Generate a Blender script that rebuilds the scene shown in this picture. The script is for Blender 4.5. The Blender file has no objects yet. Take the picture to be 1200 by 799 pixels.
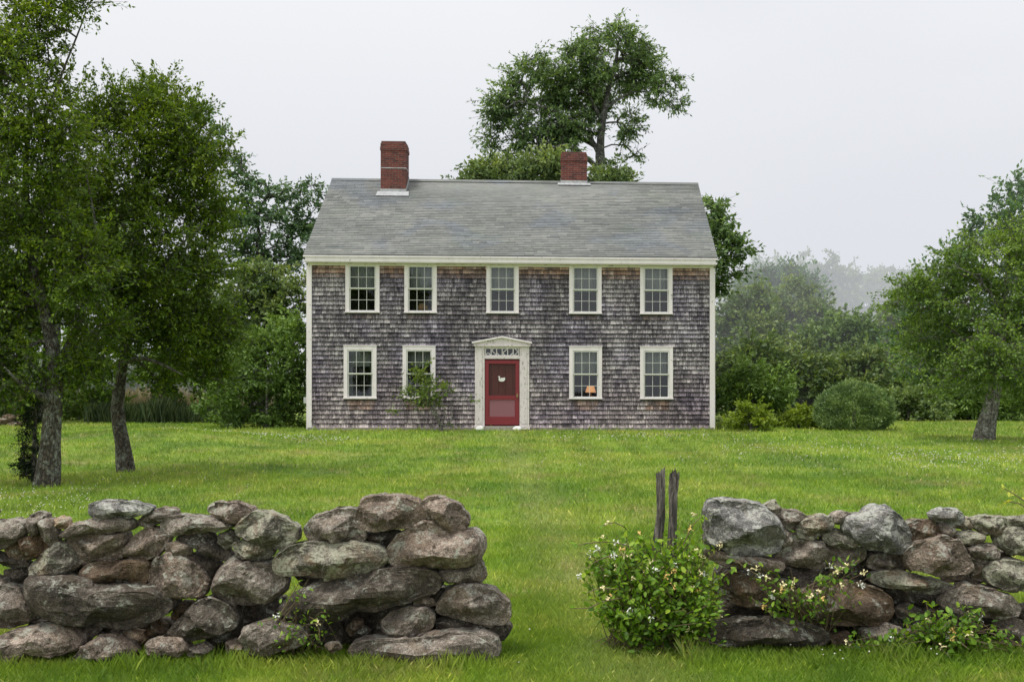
import bpy, math, random
import numpy as np
from mathutils import Vector, noise as mn

random.seed(7)
F = 1406.0; CX = 644.0; HY = 443.0; CAMZ = 1.6
sc = bpy.context.scene
COL = sc.collection

def P(px, py, Y):
    return np.array([(px-CX)*Y/F, Y, CAMZ-(py-HY)*Y/F])

def smooth01(t):
    t = np.clip(t, 0, 1); return t*t*(3-2*t)

def gz(x, y):
    """height of the lawn"""
    x = np.asarray(x, float); y = np.asarray(y, float)
    m = 0.34*np.exp(-(((x+9.6)/3.6)**2 + ((y-28.0)/4.2)**2))
    w = 0.018*np.sin(x*0.9+y*0.35) + 0.02*np.sin(y*0.62+1.0)*np.sin(x*0.33)
    fade = smooth01((y-9)/5) * (1-smooth01((y-33)/3)*(1-smooth01((y-44)/5)))
    far = 2.5*smooth01((y-85)/120)
    return m + w*fade + far

# ------------------------------------------------------------------ materials
class NT:
    def __init__(s, name):
        s.m = bpy.data.materials.new(name); s.m.use_nodes = True
        s.t = s.m.node_tree; s.t.nodes.clear()
        s.out = s.n('ShaderNodeOutputMaterial')
    def n(s, typ, **kw):
        nd = s.t.nodes.new(typ)
        for k, v in kw.items():
            if k == 'i':
                for kk, vv in v.items():
                    sock = nd.inputs[kk]
                    if isinstance(vv, bpy.types.NodeSocket): s.t.links.new(vv, sock)
                    else: sock.default_value = vv
            else: setattr(nd, k, v)
        return nd
    def l(s, a, b): s.t.links.new(a, b)
    def pos(s, scale=(1, 1, 1), obj=False):
        if obj: src = s.n('ShaderNodeTexCoord').outputs['Object']
        else: src = s.n('ShaderNodeNewGeometry').outputs['Position']
        return s.n('ShaderNodeMapping', i={'Vector': src, 'Scale': scale}).outputs[0]
    def noise(s, vec, scale, detail=4, rough=0.55, dist=0.0):
        return s.n('ShaderNodeTexNoise', i={'Vector': vec, 'Scale': scale, 'Detail': detail, 'Roughness': rough, 'Distortion': dist}).outputs[0]
    def ramp(s, fac, stops, interp='LINEAR'):
        r = s.n('ShaderNodeValToRGB'); cr = r.color_ramp; cr.interpolation = interp
        while len(cr.elements) < len(stops): cr.elements.new(0.5)
        for e, (p, c) in zip(cr.elements, stops):
            e.position = p
            e.color = (c, c, c, 1) if isinstance(c, (int, float)) else (*c, 1)
        s.l(fac, r.inputs[0]); return r.outputs[0]
    def mix(s, f, a, b, mode='MIX'):
        m = s.n('ShaderNodeMix', data_type='RGBA', blend_type=mode)
        for sock, v in ((m.inputs[0], f), (m.inputs[6], a), (m.inputs[7], b)):
            if isinstance(v, bpy.types.NodeSocket): s.l(v, sock)
            elif isinstance(v, (int, float)): sock.default_value = v if sock == m.inputs[0] else (v, v, v, 1)
            else: sock.default_value = (*v, 1)
        return m.outputs[2]
    def math(s, op, a, b=0.0, c=None):
        m = s.n('ShaderNodeMath', operation=op)
        for i, v in enumerate((a, b) if c is None else (a, b, c)):
            if isinstance(v, bpy.types.NodeSocket): s.l(v, m.inputs[i])
            else: m.inputs[i].default_value = v
        return m.outputs[0]
    def attr(s, name='tint'):
        return s.n('ShaderNodeAttribute', attribute_name=name).outputs['Fac']
    def bump(s, h, strength=0.5, dist=0.02):
        return s.n('ShaderNodeBump', i={'Height': h, 'Strength': strength, 'Distance': dist}).outputs[0]
    def bsdf(s, col, rough=0.85, normal=None, **kw):
        b = s.n('ShaderNodeBsdfPrincipled')
        if isinstance(col, bpy.types.NodeSocket): s.l(col, b.inputs['Base Color'])
        else: b.inputs['Base Color'].default_value = (*col, 1)
        if isinstance(rough, bpy.types.NodeSocket): s.l(rough, b.inputs['Roughness'])
        else: b.inputs['Roughness'].default_value = rough
        if normal is not None: s.l(normal, b.inputs['Normal'])
        for k, v in kw.items(): b.inputs[k.replace('_', ' ')].default_value = v
        s.l(b.outputs[0], s.out.inputs[0]); return b

def leaf_mat(name, dark, mid, bright, trans=0.35, gloss=0.025, patch=0.35, haze=0.0):
    t = NT(name)
    tint = t.attr()
    nz = t.noise(t.pos(), 0.9, 3)
    f = t.math('ADD', tint, t.math('MULTIPLY', t.math('SUBTRACT', nz, 0.5), patch*2))
    col = t.ramp(f, [(0.0, dark), (0.5, mid), (1.0, bright)])
    d = t.n('ShaderNodeBsdfDiffuse', i={'Color': col})
    tc = t.mix(1.0, col, (1.25, 1.2, 0.5), 'MULTIPLY')
    tr = t.n('ShaderNodeBsdfTranslucent', i={'Color': tc})
    m1 = t.n('ShaderNodeMixShader', i={0: trans, 1: d.outputs[0], 2: tr.outputs[0]})
    g = t.n('ShaderNodeBsdfGlossy', i={'Color': (0.9, 0.95, 0.9, 1), 'Roughness': 0.5})
    m2 = t.n('ShaderNodeMixShader', i={0: gloss, 1: m1.outputs[0], 2: g.outputs[0]})
    t.l(m2.outputs[0], t.out.inputs[0])
    return t.m

def rock_mat(name, dark, mid, light, lichen=0.3, lcol=(0.42, 0.43, 0.36), warm=(0.2, 0.13, 0.08)):
    t = NT(name)
    rnd = t.n('ShaderNodeObjectInfo').outputs['Random']
    off = t.n('ShaderNodeCombineXYZ', i={0: t.math('MULTIPLY', rnd, 37.0), 1: t.math('MULTIPLY', rnd, 91.0), 2: t.math('MULTIPLY', rnd, 53.0)}).outputs[0]
    v = t.n('ShaderNodeVectorMath', operation='ADD', i={0: t.n('ShaderNodeTexCoord').outputs['Object'], 1: off}).outputs[0]
    n1 = t.noise(v, 7, 6, 0.65, 0.4)
    n2 = t.noise(v, 45, 5, 0.7)
    n3 = t.noise(v, 170, 3, 0.6)
    base = t.ramp(t.math('ADD', t.math('MULTIPLY', n1, 0.55), t.math('MULTIPLY', n2, 0.45)), [(0.34, dark), (0.5, mid), (0.66, light)])
    # weathering rings / warm patches
    w = t.ramp(t.noise(v, 4.5, 3, 0.5, 1.0), [(0.5, 0.0), (0.66, 1.0)])
    base = t.mix(t.math('MULTIPLY', w, 0.55), base, warm)
    # mineral speckle
    sp = t.ramp(n3, [(0.34, 0.35), (0.5, 1.0), (0.66, 2.0)])
    base = t.mix(0.75, base, sp, 'MULTIPLY')
    # upward faces painted lighter, as if lit from above; lichen patches
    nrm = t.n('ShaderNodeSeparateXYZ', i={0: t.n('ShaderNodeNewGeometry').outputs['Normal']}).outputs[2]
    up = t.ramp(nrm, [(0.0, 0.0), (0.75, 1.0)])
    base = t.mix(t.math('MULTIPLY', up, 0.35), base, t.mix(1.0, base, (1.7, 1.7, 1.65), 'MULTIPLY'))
    lm = t.noise(v, 9, 6, 0.75, 0.6)
    lm = t.math('ADD', lm, t.math('MULTIPLY', up, 0.06))
    lf = t.ramp(lm, [(0.60-lichen*0.22, 0.0), (0.66-lichen*0.22, 1.0)])
    l2 = t.ramp(t.noise(v, 60, 4, 0.7), [(0.38, 0.15), (0.55, 1.0)])
    lfac = t.math('MULTIPLY', t.math('MULTIPLY', lf, l2), 0.8)
    col = t.mix(lfac, base, lcol)
    dk = t.ramp(t.noise(v, 15, 5, 0.75), [(0.30, 0.35), (0.43, 1.0)])
    col = t.mix(0.8, col, dk, 'MULTIPLY')
    h = t.math('ADD', t.math('MULTIPLY', n2, 1.0), t.math('MULTIPLY', n3, 0.35))
    b = t.bsdf(col, 0.92, t.bump(h, 0.9, 0.012)); b.inputs['Specular IOR Level'].default_value = 0.25
    return t.m

def bark_mat(name, dark, light, lichen=(0.27, 0.29, 0.24), haze=0.0):
    t = NT(name)
    v = t.pos((1, 1, 0.35))
    n1 = t.noise(v, 34, 5, 0.65, 0.5)
    vo = t.n('ShaderNodeTexVoronoi', feature='DISTANCE_TO_EDGE', i={'Vector': v, 'Scale': 26.0}).outputs['Distance']
    crack = t.ramp(vo, [(0.0, 0.0), (0.16, 1.0)])
    h = t.math('ADD', t.math('MULTIPLY', crack, 0.7), n1)
    c = t.ramp(n1, [(0.32, dark), (0.62, light)])
    c = t.mix(0.75, c, t.ramp(crack, [(0, 0.3), (1, 1.0)]), 'MULTIPLY')
    lf = t.ramp(t.noise(t.pos(), 7, 6, 0.75, 0.5), [(0.48, 0.0), (0.58, 0.85)])
    c = t.mix(lf, c, lichen)
    c = t.mix(0.8, c, t.ramp(t.noise(t.pos(), 16, 5, 0.75), [(0.38, 0.35), (0.6, 1.5)]), 'MULTIPLY')
    t.bsdf(c, 0.95, t.bump(h, 1.0, 0.03)); return t.m

def paint_mat(name, col, wear=0.35, under=(0.24, 0.22, 0.18), rough=0.6, scale=1.0):
    t = NT(name)
    v = t.pos((1, 1, 0.5))
    n1 = t.noise(v, 11*scale, 6, 0.75, 0.3)
    n2 = t.noise(t.pos((1, 1, 0.2)), 5*scale, 3)
    c = t.mix(t.ramp(n2, [(0.35, 0.0), (0.7, 0.35)]), col, tuple(k*0.72 for k in col))
    m = t.ramp(n1, [(0.69-wear*0.25, 0.0), (0.72-wear*0.25, 0.8)])
    c = t.mix(m, c, under)
    t.bsdf(c, rough, t.bump(n1, 0.25, 0.004)); return t.m

def flat_mat(name, col, rough=0.8, var=0.2, scale=20, **kw):
    t = NT(name)
    n1 = t.noise(t.pos(), scale, 4, 0.6)
    c = t.mix(t.ramp(n1, [(0.3, 0.0), (0.7, 1.0)]), tuple(k*(1-var) for k in col), tuple(min(1, k*(1+var)) for k in col))
    t.bsdf(c, rough, t.bump(n1, 0.2, 0.005), **kw); return t.m

M = {}
# lawn blades
def grass_mat(name, blade):
    t = NT(name)
    p = t.pos()
    big = t.noise(p, 0.33, 4, 0.6, 0.6)
    mid = t.noise(p, 1.7, 4, 0.65)
    sm = t.noise(p, 9.0, 3, 0.6)
    f = t.math('ADD', t.math('MULTIPLY', big, 0.55), t.math('MULTIPLY', mid, 0.45))
    c = t.ramp(f, [(0.38, (0.155, 0.295, 0.022)), (0.5, (0.275, 0.42, 0.034)), (0.61, (0.43, 0.51, 0.08))])
    mow = t.noise(t.pos((1, 0.035, 1)), 1.5, 2, 0.5)
    c = t.mix(0.8, c, t.ramp(mow, [(0.36, 0.84), (0.64, 1.16)]), 'MULTIPLY')
    dry = t.ramp(t.math('ADD', t.math('MULTIPLY', t.noise(p, 0.8, 5, 0.7, 0.8), 0.75), t.math('MULTIPLY', sm, 0.25)), [(0.53, 0.0), (0.64, 0.7)])
    c = t.mix(dry, c, (0.46, 0.41, 0.16))
    # faint line walked between the gap in the wall and the door
    sp = t.n('ShaderNodeSeparateXYZ', i={0: t.n('ShaderNodeNewGeometry').outputs['Position']})
    dx = t.math('ABSOLUTE', t.math('ADD', sp.outputs[0], t.math('MULTIPLY_ADD', sp.outputs[1], 0.062, -0.85)))
    dx = t.math('ADD', dx, t.math('MULTIPLY', t.math('SUBTRACT', mid, 0.5), 0.9))
    c = t.mix(t.ramp(dx, [(0.1, 0.22), (0.42, 0.0)]), c, (0.56, 0.57, 0.22))
    if blade:
        tint = t.attr()
        c = t.mix(1.0, c, t.ramp(tint, [(0.0, (0.5, 0.55, 0.5)), (0.5, (1.0, 1.0, 1.0)), (0.9, (1.3, 1.22, 1.0)), (1.0, (2.2, 1.75, 2.6))]), 'MULTIPLY')
        d = t.n('ShaderNodeBsdfDiffuse', i={'Color': c})
        tr = t.n('ShaderNodeBsdfTranslucent', i={'Color': c})
        m1 = t.n('ShaderNodeMixShader', i={0: 0.42, 1: d.outputs[0], 2: tr.outputs[0]})
        g = t.n('ShaderNodeBsdfGlossy', i={'Color': (1, 1, 1, 1), 'Roughness': 0.5})
        m2 = t.n('ShaderNodeMixShader', i={0: 0.04, 1: m1.outputs[0], 2: g.outputs[0]})
        t.l(m2.outputs[0], t.out.inputs[0])
    else:
        c = t.mix(1.0, c, t.ramp(sm, [(0.3, 0.42), (0.7, 0.85)]), 'MULTIPLY')
        t.bsdf(c, 1.0, t.bump(t.noise(p, 40, 4, 0.7), 0.8, 0.04))
    return t.m
M['blade'] = grass_mat('lawn blades', True)
M['soil'] = grass_mat('lawn thatch', False)

M['leaf_apple'] = leaf_mat('leaves apple', (0.0275, 0.0561, 0.0051), (0.1132, 0.1916, 0.0128), (0.3078, 0.409, 0.0233), 0.32)
M['leaf_apple2'] = leaf_mat('leaves apple near house', (0.0326, 0.0712, 0.0076), (0.1394, 0.249, 0.0178), (0.3485, 0.4976, 0.0332), 0.32)
M['leaf_right'] = leaf_mat('leaves right tree', (0.0507, 0.1016, 0.0233), (0.1646, 0.2736, 0.0495), (0.3585, 0.4923, 0.0874), 0.35)
M['leaf_locust'] = leaf_mat('leaves locust', (0.0524, 0.1027, 0.0404), (0.1725, 0.2768, 0.0954), (0.3567, 0.4943, 0.1685), 0.3)
M['leaf_pale'] = leaf_mat('leaves pale', (0.0572, 0.108, 0.0538), (0.1287, 0.2302, 0.1046), (0.2145, 0.3413, 0.1495), 0.3)  # thin mist among the trees painted in as a paler, bluer green
M['leaf_mid'] = leaf_mat('leaves wood', (0.054, 0.0979, 0.0416), (0.1839, 0.2672, 0.0936), (0.3524, 0.4342, 0.1429), 0.3)  # lightened and blued so the leaf colour carries some haze
M['leaf_bush'] = leaf_mat('leaves thicket', (0.0424, 0.0842, 0.0212), (0.1488, 0.2477, 0.0531), (0.2978, 0.4491, 0.0886), 0.25)
M['leaf_lime'] = leaf_mat('leaves lime shrub', (0.0728, 0.1127, 0.0138), (0.2366, 0.3348, 0.0324), (0.4186, 0.511, 0.0648), 0.35)
M['leaf_round'] = leaf_mat('leaves clipped shrub', (0.0519, 0.1011, 0.0404), (0.177, 0.2777, 0.1033), (0.354, 0.4674, 0.1836), 0.25, patch=0.15)
M['leaf_juniper'] = leaf_mat('juniper needles', (0.008, 0.014, 0.006), (0.018, 0.034, 0.012), (0.045, 0.07, 0.02), 0.1)
M['leaf_honey'] = leaf_mat('honeysuckle leaves', (0.0512, 0.118, 0.0094), (0.1826, 0.347, 0.0252), (0.4201, 0.5727, 0.0505), 0.4, patch=0.25)
M['leaf_small'] = leaf_mat('young tree leaves', (0.0446, 0.0867, 0.0134), (0.1581, 0.2416, 0.036), (0.2974, 0.3832, 0.06), 0.35)
M['reed'] = leaf_mat('meadow grass', (0.03, 0.055, 0.022), (0.09, 0.13, 0.05), (0.22, 0.24, 0.11), 0.3)
M['straw'] = leaf_mat('pale meadow', (0.22, 0.20, 0.13), (0.36, 0.31, 0.21), (0.48, 0.42, 0.30), 0.3)
M['bark'] = bark_mat('bark apple', (0.035, 0.028, 0.022), (0.15, 0.125, 0.095))
M['bark_pale'] = bark_mat('bark pale', (0.08, 0.07, 0.058), (0.27, 0.25, 0.21), (0.36, 0.37, 0.32))
M['bark_far'] = bark_mat('bark far', (0.05, 0.045, 0.04), (0.12, 0.11, 0.10))
M['twig'] = flat_mat('dry vine stems', (0.16, 0.12, 0.07), 0.9)
M['petal'] = flat_mat('cream petals', (0.88, 0.78, 0.44), 0.7, 0.1, 60)
M['petal_white'] = flat_mat('white petals', (0.86, 0.86, 0.80), 0.7, 0.05, 60)
M['petal_gold'] = flat_mat('golden petals', (0.80, 0.55, 0.18), 0.7, 0.1, 60)
M['clover'] = flat_mat('clover heads', (0.72, 0.70, 0.62), 0.8, 0.2, 30)

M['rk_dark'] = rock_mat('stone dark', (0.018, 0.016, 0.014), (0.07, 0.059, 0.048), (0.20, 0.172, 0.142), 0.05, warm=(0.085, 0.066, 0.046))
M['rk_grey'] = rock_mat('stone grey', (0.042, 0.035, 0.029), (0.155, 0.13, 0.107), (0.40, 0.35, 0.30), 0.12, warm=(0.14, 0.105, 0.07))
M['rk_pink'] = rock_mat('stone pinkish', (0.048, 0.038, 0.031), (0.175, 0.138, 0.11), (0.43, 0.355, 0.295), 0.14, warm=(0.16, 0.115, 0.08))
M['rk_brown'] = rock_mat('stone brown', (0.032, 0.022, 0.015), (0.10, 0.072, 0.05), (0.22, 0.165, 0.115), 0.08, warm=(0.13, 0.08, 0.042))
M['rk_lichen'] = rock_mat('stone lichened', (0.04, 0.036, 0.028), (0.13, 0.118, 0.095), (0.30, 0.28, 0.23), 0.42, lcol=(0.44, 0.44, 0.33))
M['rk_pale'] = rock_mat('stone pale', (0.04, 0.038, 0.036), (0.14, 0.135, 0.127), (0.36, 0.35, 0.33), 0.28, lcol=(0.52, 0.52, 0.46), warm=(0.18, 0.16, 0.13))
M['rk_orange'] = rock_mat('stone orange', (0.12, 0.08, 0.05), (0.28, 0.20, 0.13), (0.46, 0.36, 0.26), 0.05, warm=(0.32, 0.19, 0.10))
M['post_wood'] = None

# shingles of wall
def shingle_wall():
    t = NT('weathered wall shingles')
    tint = t.attr(); orange = t.attr('orange')
    p = t.pos((1, 1, 0.32))
    streak = t.noise(t.pos((1, 1, 0.12)), 30, 4, 0.7)
    blot = t.noise(p, 1.1, 5, 0.65, 0.5)
    f = t.math('ADD', t.math('MULTIPLY', tint, 0.22), t.math('ADD', t.math('MULTIPLY', streak, 0.62), t.math('MULTIPLY', blot, 0.42)))
    c = t.ramp(f, [(0.40, (0.020, 0.018, 0.022)), (0.54, (0.070, 0.063, 0.073)), (0.66, (0.18, 0.163, 0.175)), (0.78, (0.44, 0.41, 0.41))])
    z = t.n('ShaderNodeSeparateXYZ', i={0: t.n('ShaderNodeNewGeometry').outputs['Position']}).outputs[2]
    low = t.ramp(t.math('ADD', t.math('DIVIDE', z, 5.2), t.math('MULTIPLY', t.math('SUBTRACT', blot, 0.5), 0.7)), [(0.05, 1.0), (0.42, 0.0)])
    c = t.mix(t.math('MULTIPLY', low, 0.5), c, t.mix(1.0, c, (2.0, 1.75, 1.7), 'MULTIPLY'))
    blue = t.ramp(t.noise(t.pos(), 0.7, 3), [(0.45, 0.0), (0.6, 0.5)])
    c = t.mix(blue, c, t.mix(1.0, c, (0.88, 0.84, 1.12), 'MULTIPLY'))
    oc = t.ramp(t.math('ADD', t.math('MULTIPLY', tint, 0.6), t.math('MULTIPLY', streak, 0.5)), [(0.3, (0.09, 0.062, 0.052)), (0.55, (0.27, 0.165, 0.125)), (0.85, (0.52, 0.36, 0.28))])
    c = t.mix(orange, c, oc)
    c = t.mix(1.0, c, t.ramp(t.math('ADD', t.attr('course_shade'), t.math('MULTIPLY', t.math('SUBTRACT', streak, 0.5), 0.5)), [(0.12, 0.38), (0.5, 0.95), (0.9, 1.28)]), 'MULTIPLY')  # paints the shade below each course: dark under the overlap, lighter downwards
    t.bsdf(c, 0.95, t.bump(streak, 0.6, 0.01)); return t.m
M['shingle'] = shingle_wall()

def roof_mat():
    t = NT('roof shingles')
    tint = t.attr()
    p = t.pos((0.35, 1, 1))
    blot = t.noise(p, 0.55, 5, 0.6, 0.6)
    fine = t.noise(t.pos((0.3, 1, 1)), 14, 4, 0.7)
    f = t.math('ADD', t.math('MULTIPLY', tint, 0.22), t.math('ADD', t.math('MULTIPLY', blot, 0.5), t.math('MULTIPLY', fine, 0.42)))
    c = t.ramp(f, [(0.34, (0.10, 0.105, 0.105)), (0.56, (0.185, 0.192, 0.182)), (0.82, (0.33, 0.33, 0.305))])
    bl = t.ramp(t.noise(t.pos(), 0.5, 3, 0.5, 0.5), [(0.5, 0.0), (0.62, 0.6)])
    c = t.mix(bl, c, t.mix(1.0, c, (0.86, 0.93, 1.12), 'MULTIPLY'))
    gr = t.ramp(t.noise(t.pos(), 0.9, 4, 0.6), [(0.5, 0.0), (0.65, 0.5)])
    c = t.mix(gr, c, t.mix(1.0, c, (0.98, 1.03, 0.9), 'MULTIPLY'))
    t.bsdf(c, 0.9, t.bump(fine, 0.3, 0.01)); return t.m
M['roof'] = roof_mat()

def brick_mat():
    t = NT('chimney brick')
    geo = t.n('ShaderNodeNewGeometry')
    sx = t.n('ShaderNodeSeparateXYZ', i={0: geo.outputs['Position']})
    v = t.n('ShaderNodeCombineXYZ', i={0: t.math('ADD', sx.outputs[0], sx.outputs[1]), 1: sx.outputs[2], 2: 0.0}).outputs[0]
    br = t.n('ShaderNodeTexBrick', i={'Vector': v, 'Color1': (0.20, 0.050, 0.036, 1), 'Color2': (0.085, 0.025, 0.022, 1), 'Mortar': (0.17, 0.13, 0.115, 1),
                                      'Scale': 1.0, 'Mortar Size': 0.007, 'Brick Width': 0.21, 'Row Height': 0.068, 'Bias': 0.0, 'Mortar Smooth': 0.3})
    n1 = t.noise(t.pos(), 5, 5, 0.7)
    c = t.mix(0.7, br.outputs[0], t.ramp(n1, [(0.3, 0.55), (0.65, 1.25)]), 'MULTIPLY')
    t.bsdf(c, 0.9, t.bump(t.math('MULTIPLY', br.outputs['Fac'], -1.0), 0.7, 0.01)); return t.m
M['brick'] = brick_mat()
M['white'] = paint_mat('cream house paint', (0.86, 0.80, 0.82), 0.28)
M['white_door'] = paint_mat('flaking door surround paint', (0.78, 0.71, 0.715), 0.50, (0.25, 0.255, 0.20), scale=1.6)
M['sash'] = paint_mat('white sash paint', (0.72, 0.72, 0.69), 0.0)
M['red'] = paint_mat('red door paint', (0.22, 0.020, 0.030), 0.0, rough=0.45)
M['darkred'] = paint_mat('dark red inner door paint', (0.12, 0.016, 0.016), 0.05, (0.2, 0.07, 0.05), rough=0.5)
M['lead'] = flat_mat('lead flashing', (0.42, 0.43, 0.44), 0.6, 0.25, 8)
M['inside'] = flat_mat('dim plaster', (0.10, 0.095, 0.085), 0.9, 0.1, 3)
M['curtain'] = flat_mat('thin curtain', (0.30, 0.31, 0.30), 0.9, 0.15, 25)
M['sill_stone'] = flat_mat('granite step', (0.36, 0.33, 0.29), 0.9, 0.3, 30)
M['white_rock'] = flat_mat('whitewashed stone', (0.78, 0.78, 0.75), 0.8, 0.1, 20)
M['metal'] = flat_mat('grey metal', (0.45, 0.46, 0.47), 0.5, 0.1, 20)
M['brass'] = flat_mat('old brass', (0.25, 0.18, 0.08), 0.4, 0.1, 20)
M['cardboard'] = flat_mat('cardboard', (0.35, 0.2, 0.1), 0.9, 0.2, 10)
M['foundation'] = flat_mat('foundation stone', (0.28, 0.25, 0.23), 0.95, 0.35, 6)

def glass_mat():
    t = NT('old window glass')
    n = t.noise(t.pos(), 3.0, 2)
    nb = t.bump(n, 0.02, 0.02)
    fr = t.n('ShaderNodeFresnel', i={'IOR': 1.45, 'Normal': nb}).outputs[0]
    fr2 = t.math('ADD', fr, 0.03)
    tr = t.n('ShaderNodeBsdfTransparent', i={'Color': (0.88, 0.92, 0.90, 1)})
    gl = t.n('ShaderNodeBsdfGlossy', i={'Color': (0.9, 0.95, 1, 1), 'Roughness': 0.03, 'Normal': nb})
    m = t.n('ShaderNodeMixShader', i={0: fr2, 1: tr.outputs[0], 2: gl.outputs[0]})
    t.l(m.outputs[0], t.out.inputs[0]); return t.m
M['glass'] = glass_mat()
def screen_mat(name, a, col):
    t = NT(name)
    tr = t.n('ShaderNodeBsdfTransparent')
    d = t.n('ShaderNodeBsdfDiffuse', i={'Color': (*col, 1)})
    m = t.n('ShaderNodeMixShader', i={0: a, 1: tr.outputs[0], 2: d.outputs[0]})
    t.l(m.outputs[0], t.out.inputs[0]); return t.m
M['mesh_top'] = screen_mat('insect screen', 0.22, (0.10, 0.09, 0.09))
M['mesh_low'] = screen_mat('sheen-toned insect screen', 0.78, (0.36, 0.17, 0.20))  # the screen's reflected sheen is put in as diffuse colour
def lamp_mat():
    t = NT('lit lamp shade')
    b = t.bsdf((0.8, 0.45, 0.2), 0.8)
    b.inputs['Emission Color'].default_value = (1.0, 0.42, 0.16, 1)
    b.inputs['Emission Strength'].default_value = 0.6
    return t.m
M['lampshade'] = lamp_mat()

def post_mat():
    t = NT('split weathered wood')
    g = t.noise(t.pos((1, 1, 0.06)), 90, 5, 0.7, 0.3)
    g2 = t.noise(t.pos((1, 1, 0.3)), 14, 4, 0.7)
    c = t.ramp(t.math('ADD', t.math('MULTIPLY', g, 0.7), t.math('MULTIPLY', g2, 0.3)), [(0.38, (0.02, 0.018, 0.016)), (0.49, (0.125, 0.11, 0.095)), (0.64, (0.36, 0.325, 0.285))])
    t.bsdf(c, 0.95, t.bump(g, 1.0, 0.02)); return t.m
M['post_wood'] = post_mat()

# ------------------------------------------------------------------ object helpers
def tag(o, label=None, cat=None, group=None, kind=None):
    if label: o['label'] = label
    if cat: o['category'] = cat
    if group: o['group'] = group
    if kind: o['kind'] = kind
    return o

def link(o, parent=None):
    COL.objects.link(o)
    if parent is not None: o.parent = parent
    return o

def wloc(o):
    v = Vector(o.location)
    while o.parent is not None:
        o = o.parent; v = v + Vector(o.location)
    return v

def thing(name, loc, label, cat, group=None):
    o = bpy.data.objects.new(name, None); o.empty_display_size = 0.2
    o.location = loc; link(o); return tag(o, label, cat, group)

def mesh_obj(name, verts, faces, mat, parent=None, origin=None, smooth=False, tint=None, extra=None, fast_n=None):
    """verts in world coordinates; faces = list or (loops, starts) arrays"""
    verts = np.asarray(verts, np.float64).reshape(-1, 3)
    pw = wloc(parent) if parent is not None else Vector((0, 0, 0))
    if origin is None: origin = pw if parent is not None else Vector((0, 0, 0))
    origin = Vector([float(k) for k in origin])
    v = verts - np.array(origin)
    me = bpy.data.meshes.new(name)
    if fast_n is None:
        me.from_pydata(v.tolist(), [], faces)
    else:
        loops, starts = faces
        me.vertices.add(len(v)); me.vertices.foreach_set('co', v.astype(np.float32).ravel())
        me.loops.add(len(loops)); me.loops.foreach_set('vertex_index', loops.astype(np.int32))
        me.polygons.add(len(starts)); me.polygons.foreach_set('loop_start', starts.astype(np.int32))
        me.update(calc_edges=True)
    if smooth: me.polygons.foreach_set('use_smooth', np.ones(len(me.polygons), bool))
    if tint is not None:
        a = me.attributes.new('tint', 'FLOAT', 'POINT'); a.data.foreach_set('value', np.asarray(tint, np.float32))
    if extra:
        for k, arr in extra.items():
            a = me.attributes.new(k, 'FLOAT', 'POINT'); a.data.foreach_set('value', np.asarray(arr, np.float32))
    me.materials.append(mat)
    me.update()
    o = bpy.data.objects.new(name, me)
    link(o, parent); o.location = origin - pw
    return o

class MB:
    def __init__(s): s.v = []; s.f = []
    def add(s, vs, fs):
        b = len(s.v); s.v += [tuple(map(float, k)) for k in vs]; s.f += [tuple(i+b for i in f) for f in fs]
    def box(s, x0, x1, y0, y1, z0, z1):
        if x0 > x1: x0, x1 = x1, x0
        s.add([(x0,y0,z0),(x1,y0,z0),(x1,y1,z0),(x0,y1,z0),(x0,y0,z1),(x1,y0,z1),(x1,y1,z1),(x0,y1,z1)],
              [(0,3,2,1),(4,5,6,7),(0,1,5,4),(1,2,6,5),(2,3,7,6),(3,0,4,7)])
    def prism(s, poly, y0, y1):
        """polygon in x,z (counter-clockwise seen from -y) extruded along y"""
        n = len(poly)
        vs = [(x, y0, z) for x, z in poly] + [(x, y1, z) for x, z in poly]
        s.add(vs, [tuple(range(n)), tuple(range(2*n-1, n-1, -1))] + [(i, i+n, (i+1) % n+n, (i+1) % n) for i in range(n)])
    def build(s, name, mat, parent=None, bevel=0.0, warp=True, origin=None, smooth=False, tint=None, extra=None):
        v = np.array(s.v)
        if warp: v[:, 2] *= 1-0.0015*(v[:, 0]+1.2)
        o = mesh_obj(name, v, s.f, mat, parent, origin, smooth, tint, extra)
        if bevel > 0:
            m = o.modifiers.new('bevel', 'BEVEL'); m.width = bevel; m.segments = 2; m.limit_method = 'ANGLE'
        return o

def tube_arrays(path, radii, sides=10, rough=0.0, seed=0, cap=True):
    path = np.asarray(path, float); radii = np.asarray(radii, float)
    n = len(path); vs = []; fs = []
    up = np.array([0.31, 0.17, 0.93])
    for i in range(n):
        d = path[min(i+1, n-1)]-path[max(i-1, 0)]; d /= max(np.linalg.norm(d), 1e-9)
        a = np.cross(d, np.array([0.02, 1.0, 0.05])); 
        if np.linalg.norm(a) < 0.2: a = np.cross(d, np.array([1.0, 0, 0]))
        a /= np.linalg.norm(a); b = np.cross(d, a)
        for k in range(sides):
            t = 2*math.pi*k/sides
            r = radii[i]
            if rough:
                q = Vector((math.cos(t)*1.3+seed, math.sin(t)*1.3, path[i][2]*1.2))
                r *= 1+rough*mn.noise(q)*1.3+rough*0.6*mn.noise(q*3.1)
            vs.append(path[i]+r*(math.cos(t)*a+math.sin(t)*b))
    for i in range(n-1):
        for k in range(sides):
            k2 = (k+1) % sides
            fs.append((i*sides+k, i*sides+k2, (i+1)*sides+k2, (i+1)*sides+k))
    if cap: fs.append(tuple((n-1)*sides+k for k in range(sides)))
    return vs, fs

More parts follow.
